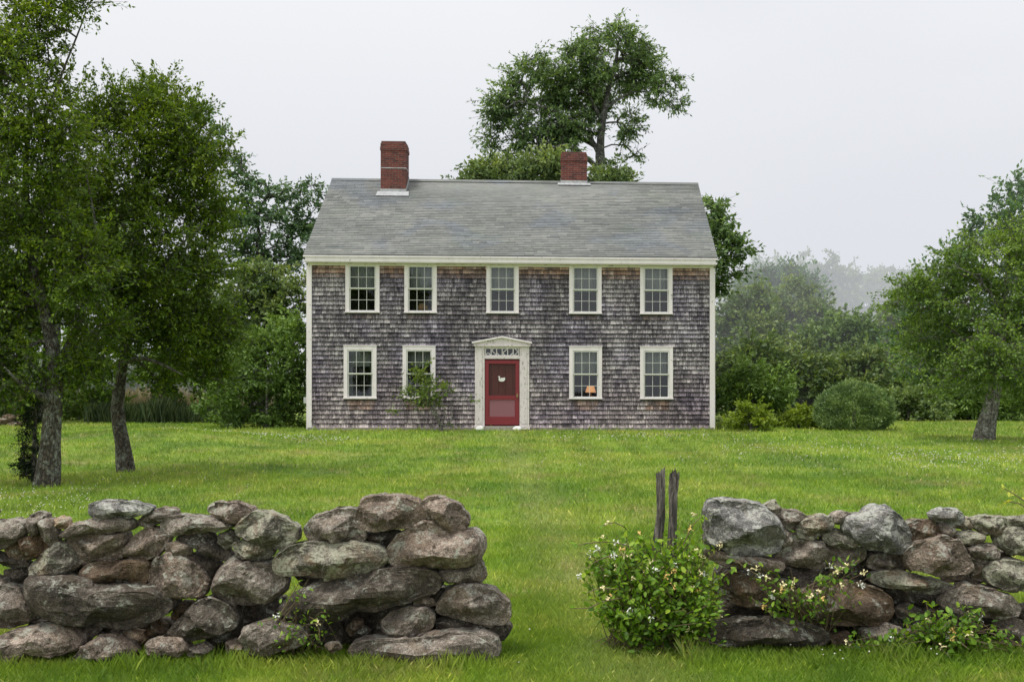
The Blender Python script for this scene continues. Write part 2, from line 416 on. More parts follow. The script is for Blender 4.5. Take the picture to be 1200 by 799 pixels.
def spline(pts, rad, step=0.2):
    pts = np.asarray(pts, float); out = []; ro = []
    for i in range(len(pts)-1):
        p0 = pts[max(i-1, 0)]; p1 = pts[i]; p2 = pts[i+1]; p3 = pts[min(i+2, len(pts)-1)]
        m = max(2, int(np.linalg.norm(p2-p1)/step))
        for j in range(m):
            t = j/m
            out.append(0.5*((2*p1)+(-p0+p2)*t+(2*p0-5*p1+4*p2-p3)*t*t+(-p0+3*p1-3*p2+p3)*t**3))
            ro.append(rad[i]*(1-t)+rad[i+1]*t)
    out.append(pts[-1]); ro.append(rad[-1])
    return np.array(out), np.array(ro)

def leaf_arrays(cent, size, rng, asp=0.5, tint=None, flat=0.0, droop=0.2, axis=None, jit=0.3):
    n = len(cent)
    a = rng.normal(size=(n, 3)); a[:, 2] -= droop
    if axis is not None: a = a*0.6+axis
    a /= np.linalg.norm(a, axis=1)[:, None]
    q = rng.normal(size=(n, 3)); q[:, 2] += flat*2.0
    s = np.cross(a, q); s /= np.linalg.norm(s, axis=1)[:, None]+1e-9
    nn = np.cross(s, a)
    L = (size*rng.uniform(1-jit, 1+jit, n))[:, None]
    v = np.empty((n, 4, 3))
    v[:, 0] = cent; v[:, 1] = cent+a*L*0.45+s*L*asp*0.5+nn*L*0.08
    v[:, 2] = cent+a*L-nn*L*0.05; v[:, 3] = cent+a*L*0.45-s*L*asp*0.5+nn*L*0.08
    if tint is None: tint = rng.uniform(0.2, 0.8, n)
    return v.reshape(-1, 3), np.repeat(tint, 4)

def quads_obj(name, v, mat, parent, tint, origin=None):
    n = len(v)//4
    return mesh_obj(name, v, (np.arange(n*4), np.arange(n)*4), mat, parent, origin, False, tint, None, n)

# ------------------------------------------------------------------ trees
def make_tree(name, label, cat, Y, trunk, blobs, mat, bark, leaves=20000, leaf=0.09, natt=500, seed=1, group=None,
              limbs=(), csz=None, trunk_r=0.15, sides=7, asp=0.5, flat=0.3, bushy=False, fill=0.25, tipr=0.006, twigs=True, droop=0.2, squash=0.8, hollow=0.35, shoots=0, shootlen=0.8):
    rng = np.random.default_rng(seed)
    s = Y/F
    tp = [P(px, py, Y+(q[0] if q else 0)) for px, py, *q in trunk]
    bx, by = tp[0][0], tp[0][1]
    tp[0][2] = float(gz(bx, by))-0.06
    root = thing(name, (bx, by, float(gz(bx, by))), label, cat, group)
    # attractors
    B = []
    for b in blobs:
        px, py, r = b[:3]; rr = r*s; dy = b[3] if len(b) > 3 else rng.uniform(-1, 1)*rr*1.2
        c = P(px, py, Y+dy); B.append((c, rr))
    w = np.array([r**2.2 for c, r in B]); w /= w.sum()
    idx = rng.choice(len(B), natt, p=w)
    d = rng.normal(size=(natt, 3)); d /= np.linalg.norm(d, axis=1)[:, None]
    rad = (hollow+(1-hollow)*rng.uniform(0, 1, natt)**0.5)
    A = np.array([B[i][0] for i in idx])+d*rad[:, None]*np.array([B[i][1] for i in idx])[:, None]
    A[:, 2] = np.maximum(A[:, 2], gz(A[:, 0], A[:, 1])+0.12)
    # trunk + limbs nodes
    nodes = []; par = []; fixedr = []
    def addpath(pts, rads, parent):
        p, r = spline(pts, rads, max(0.12, 0.02*Y*0.6))
        last = parent
        for k in range(len(p)):
            nodes.append(p[k]); par.append(last); fixedr.append(r[k]); last = len(nodes)-1
        return p, r
    nt = len(tp)
    tr = [trunk_r*(1.3 if i == 0 else 1-0.82*max(0, i-1)/(nt-2+1e-6)) for i in range(nt)]
    paths = [addpath(tp, tr, -1)]
    for lm in limbs:
        start = P(*lm[0][:2], Y)
        j = int(np.argmin([np.linalg.norm(n-start) for n in nodes]))
        pts = [nodes[j]]+[P(q[0], q[1], Y+(q[2] if len(q) > 2 else 0)) for q in lm[1:]]
        r0 = min(fixedr[j]*0.6, trunk_r*0.5)
        paths.append(addpath(pts, [r0*(1-0.88*i/(len(pts)-1)) for i in range(len(pts))], j))
    n0 = len(nodes)
    nodesA = np.array(nodes)
    pl = np.zeros(n0+natt); pos = np.zeros((n0+natt, 3)); pos[:n0] = nodesA
    for i in range(n0): pl[i] = 0 if par[i] < 0 else pl[par[i]]+np.linalg.norm(pos[i]-pos[par[i]])*0.35
    # skip the lowest trunk part as attachment point
    tb = pos[:n0, 2] - tp[0][2]
    lowlim = 0.0 if bushy else 0.35*(tp[-1][2]-tp[0][2])
    allow = tb >= min(lowlim, tb.max()*0.5)
    best = np.full(natt, 1e9); bp = np.zeros(natt, int)
    for i in range(n0):
        if not allow[i]: continue
        c = np.linalg.norm(A-pos[i], axis=1)+0.45*pl[i]*0.5
        m = c < best; best[m] = c[m]; bp[m] = i
    done = np.zeros(natt, bool); order = []
    allpar = list(par)
    ni = n0
    for _ in range(natt):
        c = np.where(done, 1e9, best); k = int(np.argmin(c)); done[k] = True
        pos[ni] = A[k]; allpar.append(int(bp[k])); pl[ni] = pl[bp[k]]+np.linalg.norm(A[k]-pos[bp[k]])
        c2 = np.linalg.norm(A-A[k], axis=1)+0.25*pl[ni]
        m = (c2 < best) & ~done; best[m] = c2[m]; bp[m] = ni
        ni += 1
    cnt = np.zeros(ni)
    ch = np.zeros(ni, int)
    for i in range(ni-1, n0-1, -1):
        cnt[i] = max(cnt[i], 1) if ch[i] else 1
        cnt[allpar[i]] += cnt[i]; ch[allpar[i]] += 1
    R = tipr*np.maximum(cnt, 1)**0.46
    V = []; Fc = []
    def addt(vs, fs):
        b = len(V); V.extend(vs); Fc.extend([tuple(i+b for i in f) for f in fs])
    p, r = paths[0]
    addt(*tube_arrays(p, r, 18, 0.16, seed))
    for p, r in paths[1:]: addt(*tube_arrays(p, r, 10, 0.10, seed))
    for i in range(n0, ni):
        j = allpar[i]; a = pos[j]; b = pos[i]
        L = np.linalg.norm(b-a)
        rj = min(R[j] if j >= n0 else max(R[i]*1.15, tipr), (fixedr[j] if j < n0 else 9))
        rj = min(rj, R[i]*1.7)
        mid = (a+b)/2+rng.normal(size=3)*L*0.08+np.array([0, 0, L*0.05])
        addt(*tube_arrays([a, mid, b], [rj, (rj+R[i])/2, R[i]], 5 if R[i] < 0.02 else sides, 0, 0, False))
    # twigs + leaves
    if csz is None:
        vol = np.median([r for c, r in B]); csz = vol*0.42
    per = max(3, int(leaves/natt))
    LC = []; LT = []; LA = []
    crown_c = np.average([c for c, r in B], axis=0, weights=w)
    sun = np.array([-0.15, -0.2, 1.0])
    for i in range(n0, ni):
        j = allpar[i]
        g = rng.uniform(0.35, 1.3)
        m = int(per*g)
        base = pos[i]; ax = pos[i]-pos[j]; ax /= np.linalg.norm(ax)+1e-6
        ntw = 3 if not twigs else 6
        tdirs = rng.normal(size=(ntw, 3)); tdirs /= np.linalg.norm(tdirs, axis=1)[:, None]
        tdirs = tdirs*0.9+ax*0.7; tdirs[:, 2] *= squash
        tl = csz*rng.uniform(0.7, 2.1, ntw)
        which = rng.integers(0, ntw, m); tt = rng.uniform(0.1, 1.0, m)
        c = base+tdirs[which]*(tl[which]*tt)[:, None]+rng.normal(size=(m, 3))*csz*(0.11 if twigs else 0.22)*np.array([1, 1, squash])
        LC.append(c); LA.append(tdirs[which]*0.8)
        ctint = rng.normal()*0.13
        LT.append(0.45+ctint+rng.normal(size=m)*0.14)
        if twigs:
            for q in range(ntw):
                e = base+tdirs[q]*tl[q]*0.95
                addt(*tube_arrays([base, e], [tipr*0.7, tipr*0.3], 3, 0, 0, False))
    # long upright shoots standing out of the crown
    if shoots:
        out = (A-crown_c)/np.array([np.ptp(A[:, 0]), np.ptp(A[:, 1])*1.2, np.ptp(A[:, 2])])
        sc_ = out[:, 2]*1.0+np.abs(out[:, 0])*0.7+rng.uniform(0, 0.25, natt)
        for k in np.argsort(-sc_)[:shoots*2][rng.permutation(shoots*2)[:shoots]]:
            L = rng.uniform(0.5, 1.35)*shootlen; d = np.array([out[k][0]*1.2, out[k][1]*0.6, 0.8])+rng.normal(size=3)*0.25; d /= np.linalg.norm(d)
            q = [A[k], A[k]+d*L*0.5+np.array([0, 0, L*0.05]), A[k]+d*L+np.array([0, 0, L*0.12])]
            addt(*tube_arrays(q, [tipr*1.1, tipr*0.8, tipr*0.4], 4, 0, 0, False))
            m = int(L/leaf*5.5); t_ = rng.uniform(0.0, 1.0, m)[:, None]
            LC.append(A[k]+(q[2]-A[k])*t_+rng.normal(size=(m, 3))*leaf*0.55*(1.4-t_)); LA.append(rng.normal(size=(m, 3))*0.7+d*0.5); LT.append(np.full(m, 0.42)+rng.normal(size=m)*0.14)
    LC = np.concatenate(LC); LT = np.concatenate(LT); LA = np.concatenate(LA)
    keep = LC[:, 2] > gz(LC[:, 0], LC[:, 1])+0.03
    LC, LT, LA = LC[keep], LT[keep], LA[keep]
    # upper leaves painted paler, as if catching light from above
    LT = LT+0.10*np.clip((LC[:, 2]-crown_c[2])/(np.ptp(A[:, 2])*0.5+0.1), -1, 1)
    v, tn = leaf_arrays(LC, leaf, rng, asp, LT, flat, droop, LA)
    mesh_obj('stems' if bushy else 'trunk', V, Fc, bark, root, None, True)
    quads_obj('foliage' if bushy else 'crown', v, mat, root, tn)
    return root

# ------------------------------------------------------------------ ground
def build_ground():
    ys = np.concatenate([np.linspace(-30, 4, 12), np.linspace(5, 50, 150), 50+np.geomspace(1, 850, 60)])
    xs0 = np.linspace(-30, 30, 121); xe = 30+np.geomspace(1, 700, 30)
    xs = np.concatenate([-xe[::-1], xs0, xe])
    X, Yg = np.meshgrid(xs, ys); Z = gz(X, Yg)
    v = np.stack([X, Yg, Z], -1).reshape(-1, 3)
    nx = len(xs); ny = len(ys)
    i, j = np.meshgrid(np.arange(nx-1), np.arange(ny-1)); b = (j*nx+i).ravel()
    f = np.stack([b, b+1, b+nx+1, b+nx], 1)
    o = mesh_obj('ground', v, (f.ravel(), np.arange(len(f))*4), M['soil'], None, None, True, None, None, 1)
    tag(o, kind='structure')
build_ground()

def build_grass():
    rng = np.random.default_rng(3)
    parts = [ # y0,y1, density, height, width
        (4.2, 8.8, 7500, 0.046, 0.0027), (8.8, 13, 2400, 0.052, 0.0055), (13, 20, 700, 0.060, 0.011), (20, 30, 260, 0.065, 0.018), (30, 44.5, 110, 0.075, 0.03)]
    V = []; T = []
    for y0, y1, den, h, w in parts:
        xm = 0.52*y1+3.0
        n = int(den*(y1-y0)*2*xm*0.85)
        y = rng.uniform(y0, y1, n); x = rng.uniform(-xm-0.4, xm+0.2, n)
        keep = (np.abs(x+0.03*y) < 0.44*y+2.6)
        keep &= ~((x > -7.5) & (x < 5.1) & (y > 36.96))
        # longer blades at the foot of the walls and patchy density
        x, y = x[keep], y[keep]; n = len(x)
        hh = h*rng.uniform(0.55, 1.25, n)
        pt = np.array([mn.noise(Vector((a*0.9, b*0.9, 0))) for a, b in zip(x[::1], y[::1])]) if n < 120000 else np.sin(x*2.1)*np.sin(y*1.7)*0.3
        hh *= 1+0.35*pt
        wallx = (x < -0.25) | (x > 0.75)
        near = np.exp(-((y-6.75)/0.28)**2)*wallx
        hh *= 1+0.4*near*rng.uniform(0, 1, n)**1.5
        if y0 < 15:   # tufts round the two trunks
            pass
        hh *= 1+1.6*rng.uniform(0, 1, n)**2*((y > 36.7) & (y < 37) & (np.sin(x*3.1)+np.sin(x*1.3) > -0.3))
        z = gz(x, y)
        a = rng.uniform(0, 2*math.pi, n); dx = np.cos(a); dy = np.sin(a)
        lean = hh*rng.uniform(0.1, 0.85, n)
        b = rng.uniform(0, 2*math.pi, n); lx = np.cos(b)*lean; ly = np.sin(b)*lean
        ww = w*rng.uniform(0.6, 1.2, n)/2
        v = np.empty((n, 4, 3))
        v[:, 0] = np.stack([x-dx*ww, y-dy*ww, z-0.005], 1); v[:, 1] = np.stack([x+dx*ww, y+dy*ww, z-0.005], 1)
        v[:, 2] = np.stack([x+lx*0.45+dx*ww*0.6, y+ly*0.45+dy*ww*0.6, z+hh*0.62], 1)
        v[:, 3] = np.stack([x+lx, y+ly, z+hh*0.95], 1)
        V.append(v.reshape(-1, 3))
        tt = np.clip(rng.normal(0.48, 0.17, n), 0, 0.9); dead = rng.uniform(0, 1, n) < 0.035; tt[dead] = 1.0
        T.append(np.repeat(tt, 4))
    V = np.concatenate(V); T = np.concatenate(T)
    o = quads_obj('lawn_grass', V, M['blade'], None, T)
    tag(o, 'short bright green mown lawn grass with yellow patches', 'grass', kind='stuff')
build_grass()

def clover():
    rng = np.random.default_rng(5); cen = []; sz = []
    # (px0,px1,py0,py1,count)
    for a, b, c, d, n in ((0, 105, 572, 612, 110), (290, 420, 513, 526, 150), (190, 340, 510, 522, 60), (640, 830, 509, 518, 110), (1040, 1200, 519, 560, 320),
                          (840, 1060, 512, 540, 160), (480, 640, 720, 790, 14), (900, 1200, 745, 790, 22), (600, 1000, 520, 560, 60), (60, 300, 550, 600, 40)):
        for _ in range(n):
            px = rng.uniform(a, b); py = (c+d)/2+rng.normal()*(d-c)/4
            Y = F*CAMZ/(py-HY); x = (px-CX)*Y/F
            cen.append((x, Y, float(gz(x, Y))+0.055+0.02*rng.uniform())); sz.append((0.0035+0.00032*Y)*rng.uniform(0.7, 1.3))
    V = []; Fc = []
    for c, s in zip(cen, sz):
        b = len(V)
        for d in ((1,0,0),(0,1,0),(-1,0,0),(0,-1,0),(0,0,.9),(0,0,-.8)): V.append((c[0]+d[0]*s, c[1]+d[1]*s, c[2]+d[2]*s))
        for k in range(4): Fc += [(b+k, b+(k+1) % 4, b+4), (b+(k+1) % 4, b+k, b+5)]
    o = mesh_obj('clover_flowers', V, Fc, M['clover'], None, None, True)
    tag(o, 'tiny white clover flowers scattered over the lawn', 'flowers', kind='stuff')
clover()

# ------------------------------------------------------------------ dry stone walls
_ico = {}
def ico(sub):
    if sub in _ico: return _ico[sub]
    import bmesh
    bm = bmesh.new(); bmesh.ops.create_icosphere(bm, subdivisions=sub, radius=1)
    v = np.array([k.co[:] for k in bm.verts]); f = [tuple(x.index for x in k.verts) for k in bm.faces]
    bm.free(); _ico[sub] = (v, f); return _ico[sub]

def stone(poly, Y, T, seed, mat, parent, grow=1.03, label=None):
    rng = np.random.default_rng(seed)
    W = np.array([P(px, py, Y) for px, py in poly]); pts = W[:, [0, 2]]
    # area centroid
    x, z = pts[:, 0], pts[:, 1]; x2, z2 = np.roll(x, -1), np.roll(z, -1)
    cr = x*z2-x2*z; Aa = cr.sum()/2
    c = np.array([((x+x2)*cr).sum(), ((z+z2)*cr).sum()])/(6*Aa)
    q = pts-c; nth = 96; th = np.arange(nth)*2*math.pi/nth; Rr = np.zeros(nth)
    for k, t in enumerate(th):
        d = np.array([math.cos(t), math.sin(t)]); best = 0
        for i in range(len(q)):
            a = q[i]; e = q[(i+1) % len(q)]-a; den = d[0]*e[1]-d[1]*e[0]
            if abs(den) < 1e-12: continue
            s_ = (a[0]*e[1]-a[1]*e[0])/den; u = (a[0]*d[1]-a[1]*d[0])/den
            if -1e-6 <= u <= 1+1e-6 and s_ > best: best = s_
        Rr[k] = best
    Rr[Rr < 1e-6] = Rr[Rr > 1e-6].mean() if (Rr > 1e-6).any() else 0.05
    for _ in range(1): Rr = 0.25*np.roll(Rr, 1)+0.5*Rr+0.25*np.roll(Rr, -1)
    Rr *= grow
    size = math.sqrt(abs(Aa)); T = min(T, size*0.62+0.04)
    sv, fs = ico(5 if size > 0.13 else 4)
    rho = np.hypot(sv[:, 0], sv[:, 2]); sy = sv[:, 1]; p = 2.35
    nrm = (rho**p+np.abs(sy)**p)**(1/p); rho, sy = rho/nrm, sy/nrm
    t = np.arctan2(sv[:, 2], sv[:, 0]) % (2*math.pi)
    R = np.interp(t, np.append(th, 2*math.pi), np.append(Rr, Rr[0]))
    u = rho*np.cos(t); w = rho*np.sin(t)
    yy = sy.copy()
    for side in (-1, 1):
        lim = np.full(len(u), 9.0)
        for k in range(8):
            ang = rng.uniform(0, 2*math.pi); sl = rng.uniform(0.2, 1.5); off = rng.uniform(0.72, 1.0)+0.12*sl
            l = off-sl*(u*math.cos(ang)+w*math.sin(ang))*0.8
            lim = np.minimum(lim, l)
        # upper edge of the front face leans back like a real weathered top
        lim = np.minimum(lim, 1.0-0.9*np.clip(w-0.35, 0, 1))
        m = (yy*side > lim) & (yy*side > 0)
        yy[m] = side*np.maximum(lim[m], 0.30)
    pos = np.stack([c[0]+R*u, Y+T*yy, c[1]+R*w], 1)
    cen = np.array([c[0], Y, c[1]])
    so = Vector((seed*3.7, seed*1.3, seed*0.7))
    fa = np.array(fs); fn = np.cross(pos[fa[:, 1]]-pos[fa[:, 0]], pos[fa[:, 2]]-pos[fa[:, 0]])
    vn = np.zeros_like(pos)
    for k in range(3): np.add.at(vn, fa[:, k], fn)
    vn /= np.linalg.norm(vn, axis=1)[:, None]+1e-12
    if np.mean(np.sum(vn*(pos-cen), axis=1)) < 0: vn = -vn
    disp = np.empty(len(pos))
    am = min(1.0, size/0.3); fsc = 1.9/max(size, 0.1)
    tilt = rng.uniform(-0.5, 0.5); ct, st_ = math.cos(tilt), math.sin(tilt)
    for i in range(len(pos)):
        p_ = Vector(pos[i]-cen)
        a = mn.noise(p_*6+so)*0.013*am
        g = Vector(((p_.x*ct+p_.z*st_)*9, p_.y*9, (-p_.x*st_+p_.z*ct)*16))
        c_ = -max(0.0, 0.07-abs(mn.noise(g+so)))*0.06*am
        vq = p_*fsc+so; fp = mn.voronoi(vq)[1][0]; cv = mn.cell_vector(fp*9.7)-Vector((0.5, 0.5, 0.5))
        c_ += (vq-fp).dot(cv)*0.034*am
        e = mn.noise(p_*26+so)*0.0065+mn.noise(p_*62+so)*0.0036+mn.noise(p_*140+so)*0.0016
        disp[i] = a+c_+e
    pos = pos+vn*disp[:, None]
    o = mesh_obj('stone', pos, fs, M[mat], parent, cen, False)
    if label: o['label'] = label
    return o

def zc(ox, oy, k, pts): return [(ox+a/k, oy+b/k) for a, b in pts]
K = 3.344
A_ = [ # (mat, pts[, Yoff, label])
 ('rk_grey', [(-60,165),(60,160),(115,170),(112,215),(60,255),(0,278),(-60,275)]),
 ('rk_grey', [(118,150),(165,128),(197,140),(190,160),(160,190),(155,218),(125,218),(117,180)]),
 ('rk_orange', [(213,160),(245,148),(275,160),(277,185),(245,198),(218,190)], 0, 'round tan cobble on top of the wall'),
 ('rk_grey', [(163,165),(190,150),(215,160),(235,210),(232,258),(205,265),(170,228),(160,190)]),
 ('rk_brown', [(35,275),(100,230),(150,216),(190,235),(202,268),(160,305),(100,318),(50,305)]),
 ('rk_dark', [(-40,278),(40,300),(120,325),(125,345),(60,348),(0,330),(-40,325)]),
 ('rk_lichen', [(130,345),(190,280),(260,238),(290,270),(335,330),(260,372),(180,388),(138,378)]),
 ('rk_dark', [(190,382),(330,328),(338,402),(260,398)], 0.1),
 ('rk_dark', [(28,358),(100,350),(130,370),(122,412),(60,418),(30,388)], 0.05),
 ('rk_pale', [(360,100),(400,85),(520,88),(607,112),(592,132),(520,152),(400,167),(363,147)], -0.02, 'pale flat slab lying on top of the wall'),
 ('rk_grey', [(235,228),(290,180),(360,160),(500,153),(528,175),(518,198),(460,208),(380,218),(320,212),(260,240)]),
 ('rk_pink', [(280,240),(310,213),(400,208),(500,206),(508,250),(492,302),(430,328),(330,328),(288,297)]),
 ('rk_grey', [(543,165),(580,130),(640,113),(698,122),(697,147),(640,168),(590,192),(548,182)]),
 ('rk_grey', [(643,170),(660,150),(730,140),(820,148),(922,178),(928,194),(830,202),(720,222),(660,227),(643,202)]),
 ('rk_pink', [(820,110),(850,90),(940,92),(987,114),(1003,140),(975,183),(920,173),(840,152),(820,132)]),
 ('rk_pink', [(493,275),(540,220),(590,188),(640,198),(672,230),(652,272),(620,302),(560,317),(503,302)]),
 ('rk_brown', [(328,362),(350,338),(420,323),(560,313),(592,328),(592,382),(570,412),(480,407),(350,407),(328,387)]),
 ('rk_dark', [(118,400),(150,376),(250,383),(400,403),(560,413),(640,438),(688,475),(682,502),(620,547),(540,577),(400,573),(260,558),(180,523),(123,467)], -0.04, 'long dark lower boulder with a pale blotch'),
 ('rk_dark', [(698,235),(760,213),(820,208),(870,248),(912,295),(908,328),(840,303),(770,272),(710,252)]),
 ('rk_grey', [(648,260),(690,246),(745,262),(747,297),(710,310),(663,297)], -0.06),
 ('rk_pink', [(598,360),(620,320),(660,288),(740,298),(790,348),(818,400),(812,442),(780,464),(640,453),(598,432)], -0.03),
 ('rk_dark', [(758,290),(840,303),(872,340),(852,392),(815,398),(778,352)], 0.08),
 ('rk_lichen', [(858,220),(900,198),(938,215),(938,252),(890,278),(860,252)]),
 ('rk_lichen', [(933,190),(1000,130),(1060,133),(1120,153),(1170,190),(1170,237),(1115,275),(1060,264),(990,247),(938,227)], -0.02, 'pale green lichened boulder near the top of the wall'),
 ('rk_lichen', [(918,260),(950,241),(1010,248),(1060,260),(1080,285),(1067,307),(1010,323),(938,307)]),
 ('rk_grey', [(1018,325),(1080,310),(1092,342),(1040,348)]),
 ('rk_grey', [(838,410),(880,348),(920,308),(1000,323),(1090,343),(1128,390),(1118,442),(1060,488),(980,488),(880,478),(838,442)], -0.03),
 ('rk_grey', [(-60,420),(20,413),(80,428),(130,478),(157,520),(142,553),(60,578),(-60,573)], -0.02),
 ('rk_dark', [(-30,375),(30,388),(37,410),(0,420),(-30,418)]),
 ('rk_pink', [(-50,655),(40,598),(130,578),(230,563),(290,583),(328,630),(318,662),(250,684),(130,695),(60,722),(0,700)], -0.1),
 ('rk_grey', [(298,590),(350,570),(397,575),(392,602),(345,638),(308,612)]),
 ('rk_grey', [(438,595),(470,586),(489,610),(482,640),(448,627)]),
 ('rk_orange', [(481,600),(520,588),(567,600),(577,632),(540,658),(493,642)], -0.03, 'small orange cobble low in the wall'),
 ('rk_pink', [(288,715),(330,658),(390,618),(440,613),(500,638),(545,672),(520,708),(430,722),(330,732)], -0.16),
 ('rk_brown', [(578,580),(620,548),(652,570),(652,607),(610,623),(580,607)]),
 ('rk_brown', [(683,510),(720,478),(757,480),(752,512),(700,563),(678,547)], 0.02),
 ('rk_dark', [(655,615),(700,560),(770,488),(830,458),(900,488),(938,540),(932,582),(850,613),(760,630),(680,635)], -0.08, 'dark pointed boulder leaning low in the wall'),
 ('rk_pink', [(575,645),(640,618),(720,628),(745,665),(700,698),(620,700),(578,670)], -0.12),
 ('rk_grey', [(738,662),(800,643),(835,667),(800,695),(742,695)], -0.1),
 ('rk_brown', [(198,555),(230,543),(262,555),(257,577),(203,577)]),
 ('rk_pink', [(888,640),(940,628),(975,662),(952,695),(893,685)], -0.1),
 ('rk_grey', [(940,620),(985,568),(1060,553),(1150,568),(1212,600),(1195,645),(1100,670),(1040,700),(985,705)], -0.12),
 ('rk_brown', [(112,575),(150,563),(182,580),(162,602),(118,597)]),
 ('rk_dark', [(955,490),(1100,478),(1140,550),(970,570)], 0.2),  # this and the stones below are fillers added to darken the gaps
 ('rk_dark', [(420,560),(640,560),(660,620),(430,640)], 0.2),
 ('rk_dark', [(150,560),(300,565),(320,620),(140,610)], 0.2),
 ('rk_dark', [(900,560),(990,560),(1000,660),(830,670),(840,610)], 0.14),
]
B_ = [
 ('rk_grey', [(198,190),(240,148),(320,116),(395,118),(408,180),(433,215),(422,247),(330,243),(235,248),(203,217)], -0.03),
 ('rk_dark', [(420,215),(572,203),(565,232),(512,265),(450,263),(415,240)], 0.03),
 ('rk_pink', [(400,130),(430,78),(480,68),(580,70),(642,93),(668,150),(643,187),(560,194),(480,203),(418,197),(398,165)], -0.02),
 ('rk_pink', [(646,95),(690,70),(730,73),(802,103),(838,150),(828,187),(790,214),(738,202),(678,157),(648,127)], -0.02, 'blocky pinkish stone at the top of the wall end'),
 ('rk_pink', [(523,280),(560,218),(620,188),(680,166),(740,203),(800,210),(852,196),(888,235),(893,282),(872,327),(800,343),(620,345),(543,333)], 0.0),
 ('rk_lichen', [(83,310),(130,263),(220,246),(380,243),(502,273),(518,310),(480,342),(380,373),(290,391),(200,368),(110,378),(83,352)], -0.02),
 ('rk_dark', [(95,512),(160,448),(240,408),(300,373),(430,348),(560,343),(682,358),(720,385),(717,427),(690,452),(560,483),(470,513),(400,508),(340,548),(240,553),(150,543),(102,528)], -0.06, 'longest dark slab near the end of the wall'),
 ('rk_grey', [(713,360),(780,343),(880,318),(907,380),(882,405),(790,408),(722,398)]),
 ('rk_grey', [(708,490),(740,433),(790,408),(850,413),(932,433),(988,480),(997,532),(970,568),(890,558),(800,543),(718,523)], -0.02),
 ('rk_dark', [(515,500),(560,478),(622,476),(622,502),(560,528),(518,527)], 0.03),
 ('rk_pink', [(620,470),(650,456),(702,468),(712,490),(680,502),(623,497)]),
 ('rk_dark', [(688,455),(735,428),(742,450),(705,482)]),
 ('rk_grey', [(496,560),(530,518),(600,498),(672,501),(700,535),(692,577),(640,608),(560,618),(508,603)], -0.02),
 ('rk_dark', [(698,555),(760,541),(842,550),(842,582),(780,600),(703,583)]),
 ('rk_dark', [(838,570),(890,558),(962,583),(970,607),(940,623),(848,608)]),
 ('rk_grey', [(375,655),(430,625),(600,620),(680,613),(760,596),(860,598),(938,625),(955,672),(922,708),(800,715),(640,732),(560,725),(470,708),(395,690)], -0.12),
 ('rk_brown', [(353,590),(385,548),(422,555),(417,587),(375,615)]),
 ('rk_dark', [(386,590),(420,578),(452,595),(432,617),(393,614)]),
 ('rk_pink', [(635,610),(700,596),(745,605),(700,628),(640,628)], -0.08),
 ('rk_grey', [(268,650),(320,638),(342,665),(300,680)], -0.2),
 ('rk_dark', [(190,370),(420,340),(440,400),(240,430)], 0.18),  # from here on, filler stones added behind to make the joints dark
 ('rk_dark', [(420,500),(700,450),(720,560),(640,620),(430,640)], 0.2),
 ('rk_dark', [(0,470),(150,500),(300,550),(350,620),(150,630),(0,560)], 0.2),
 ('rk_dark', [(690,520),(800,540),(960,570),(930,620),(720,620)], 0.17),
]
D_ = [
 ('rk_pale', [(573,190),(585,143),(650,136),(780,158),(842,215),(858,265),(832,322),(770,333),(660,328),(608,307),(576,290)], -0.04, 'large square grey block topping the end of the wall'),
 ('rk_pink', [(570,305),(640,323),(780,343),(852,363),(858,392),(760,395),(650,373),(576,347)], -0.03),
 ('rk_brown', [(595,440),(660,398),(800,408),(872,430),(875,502),(780,528),(680,508),(615,480)], -0.02),
]
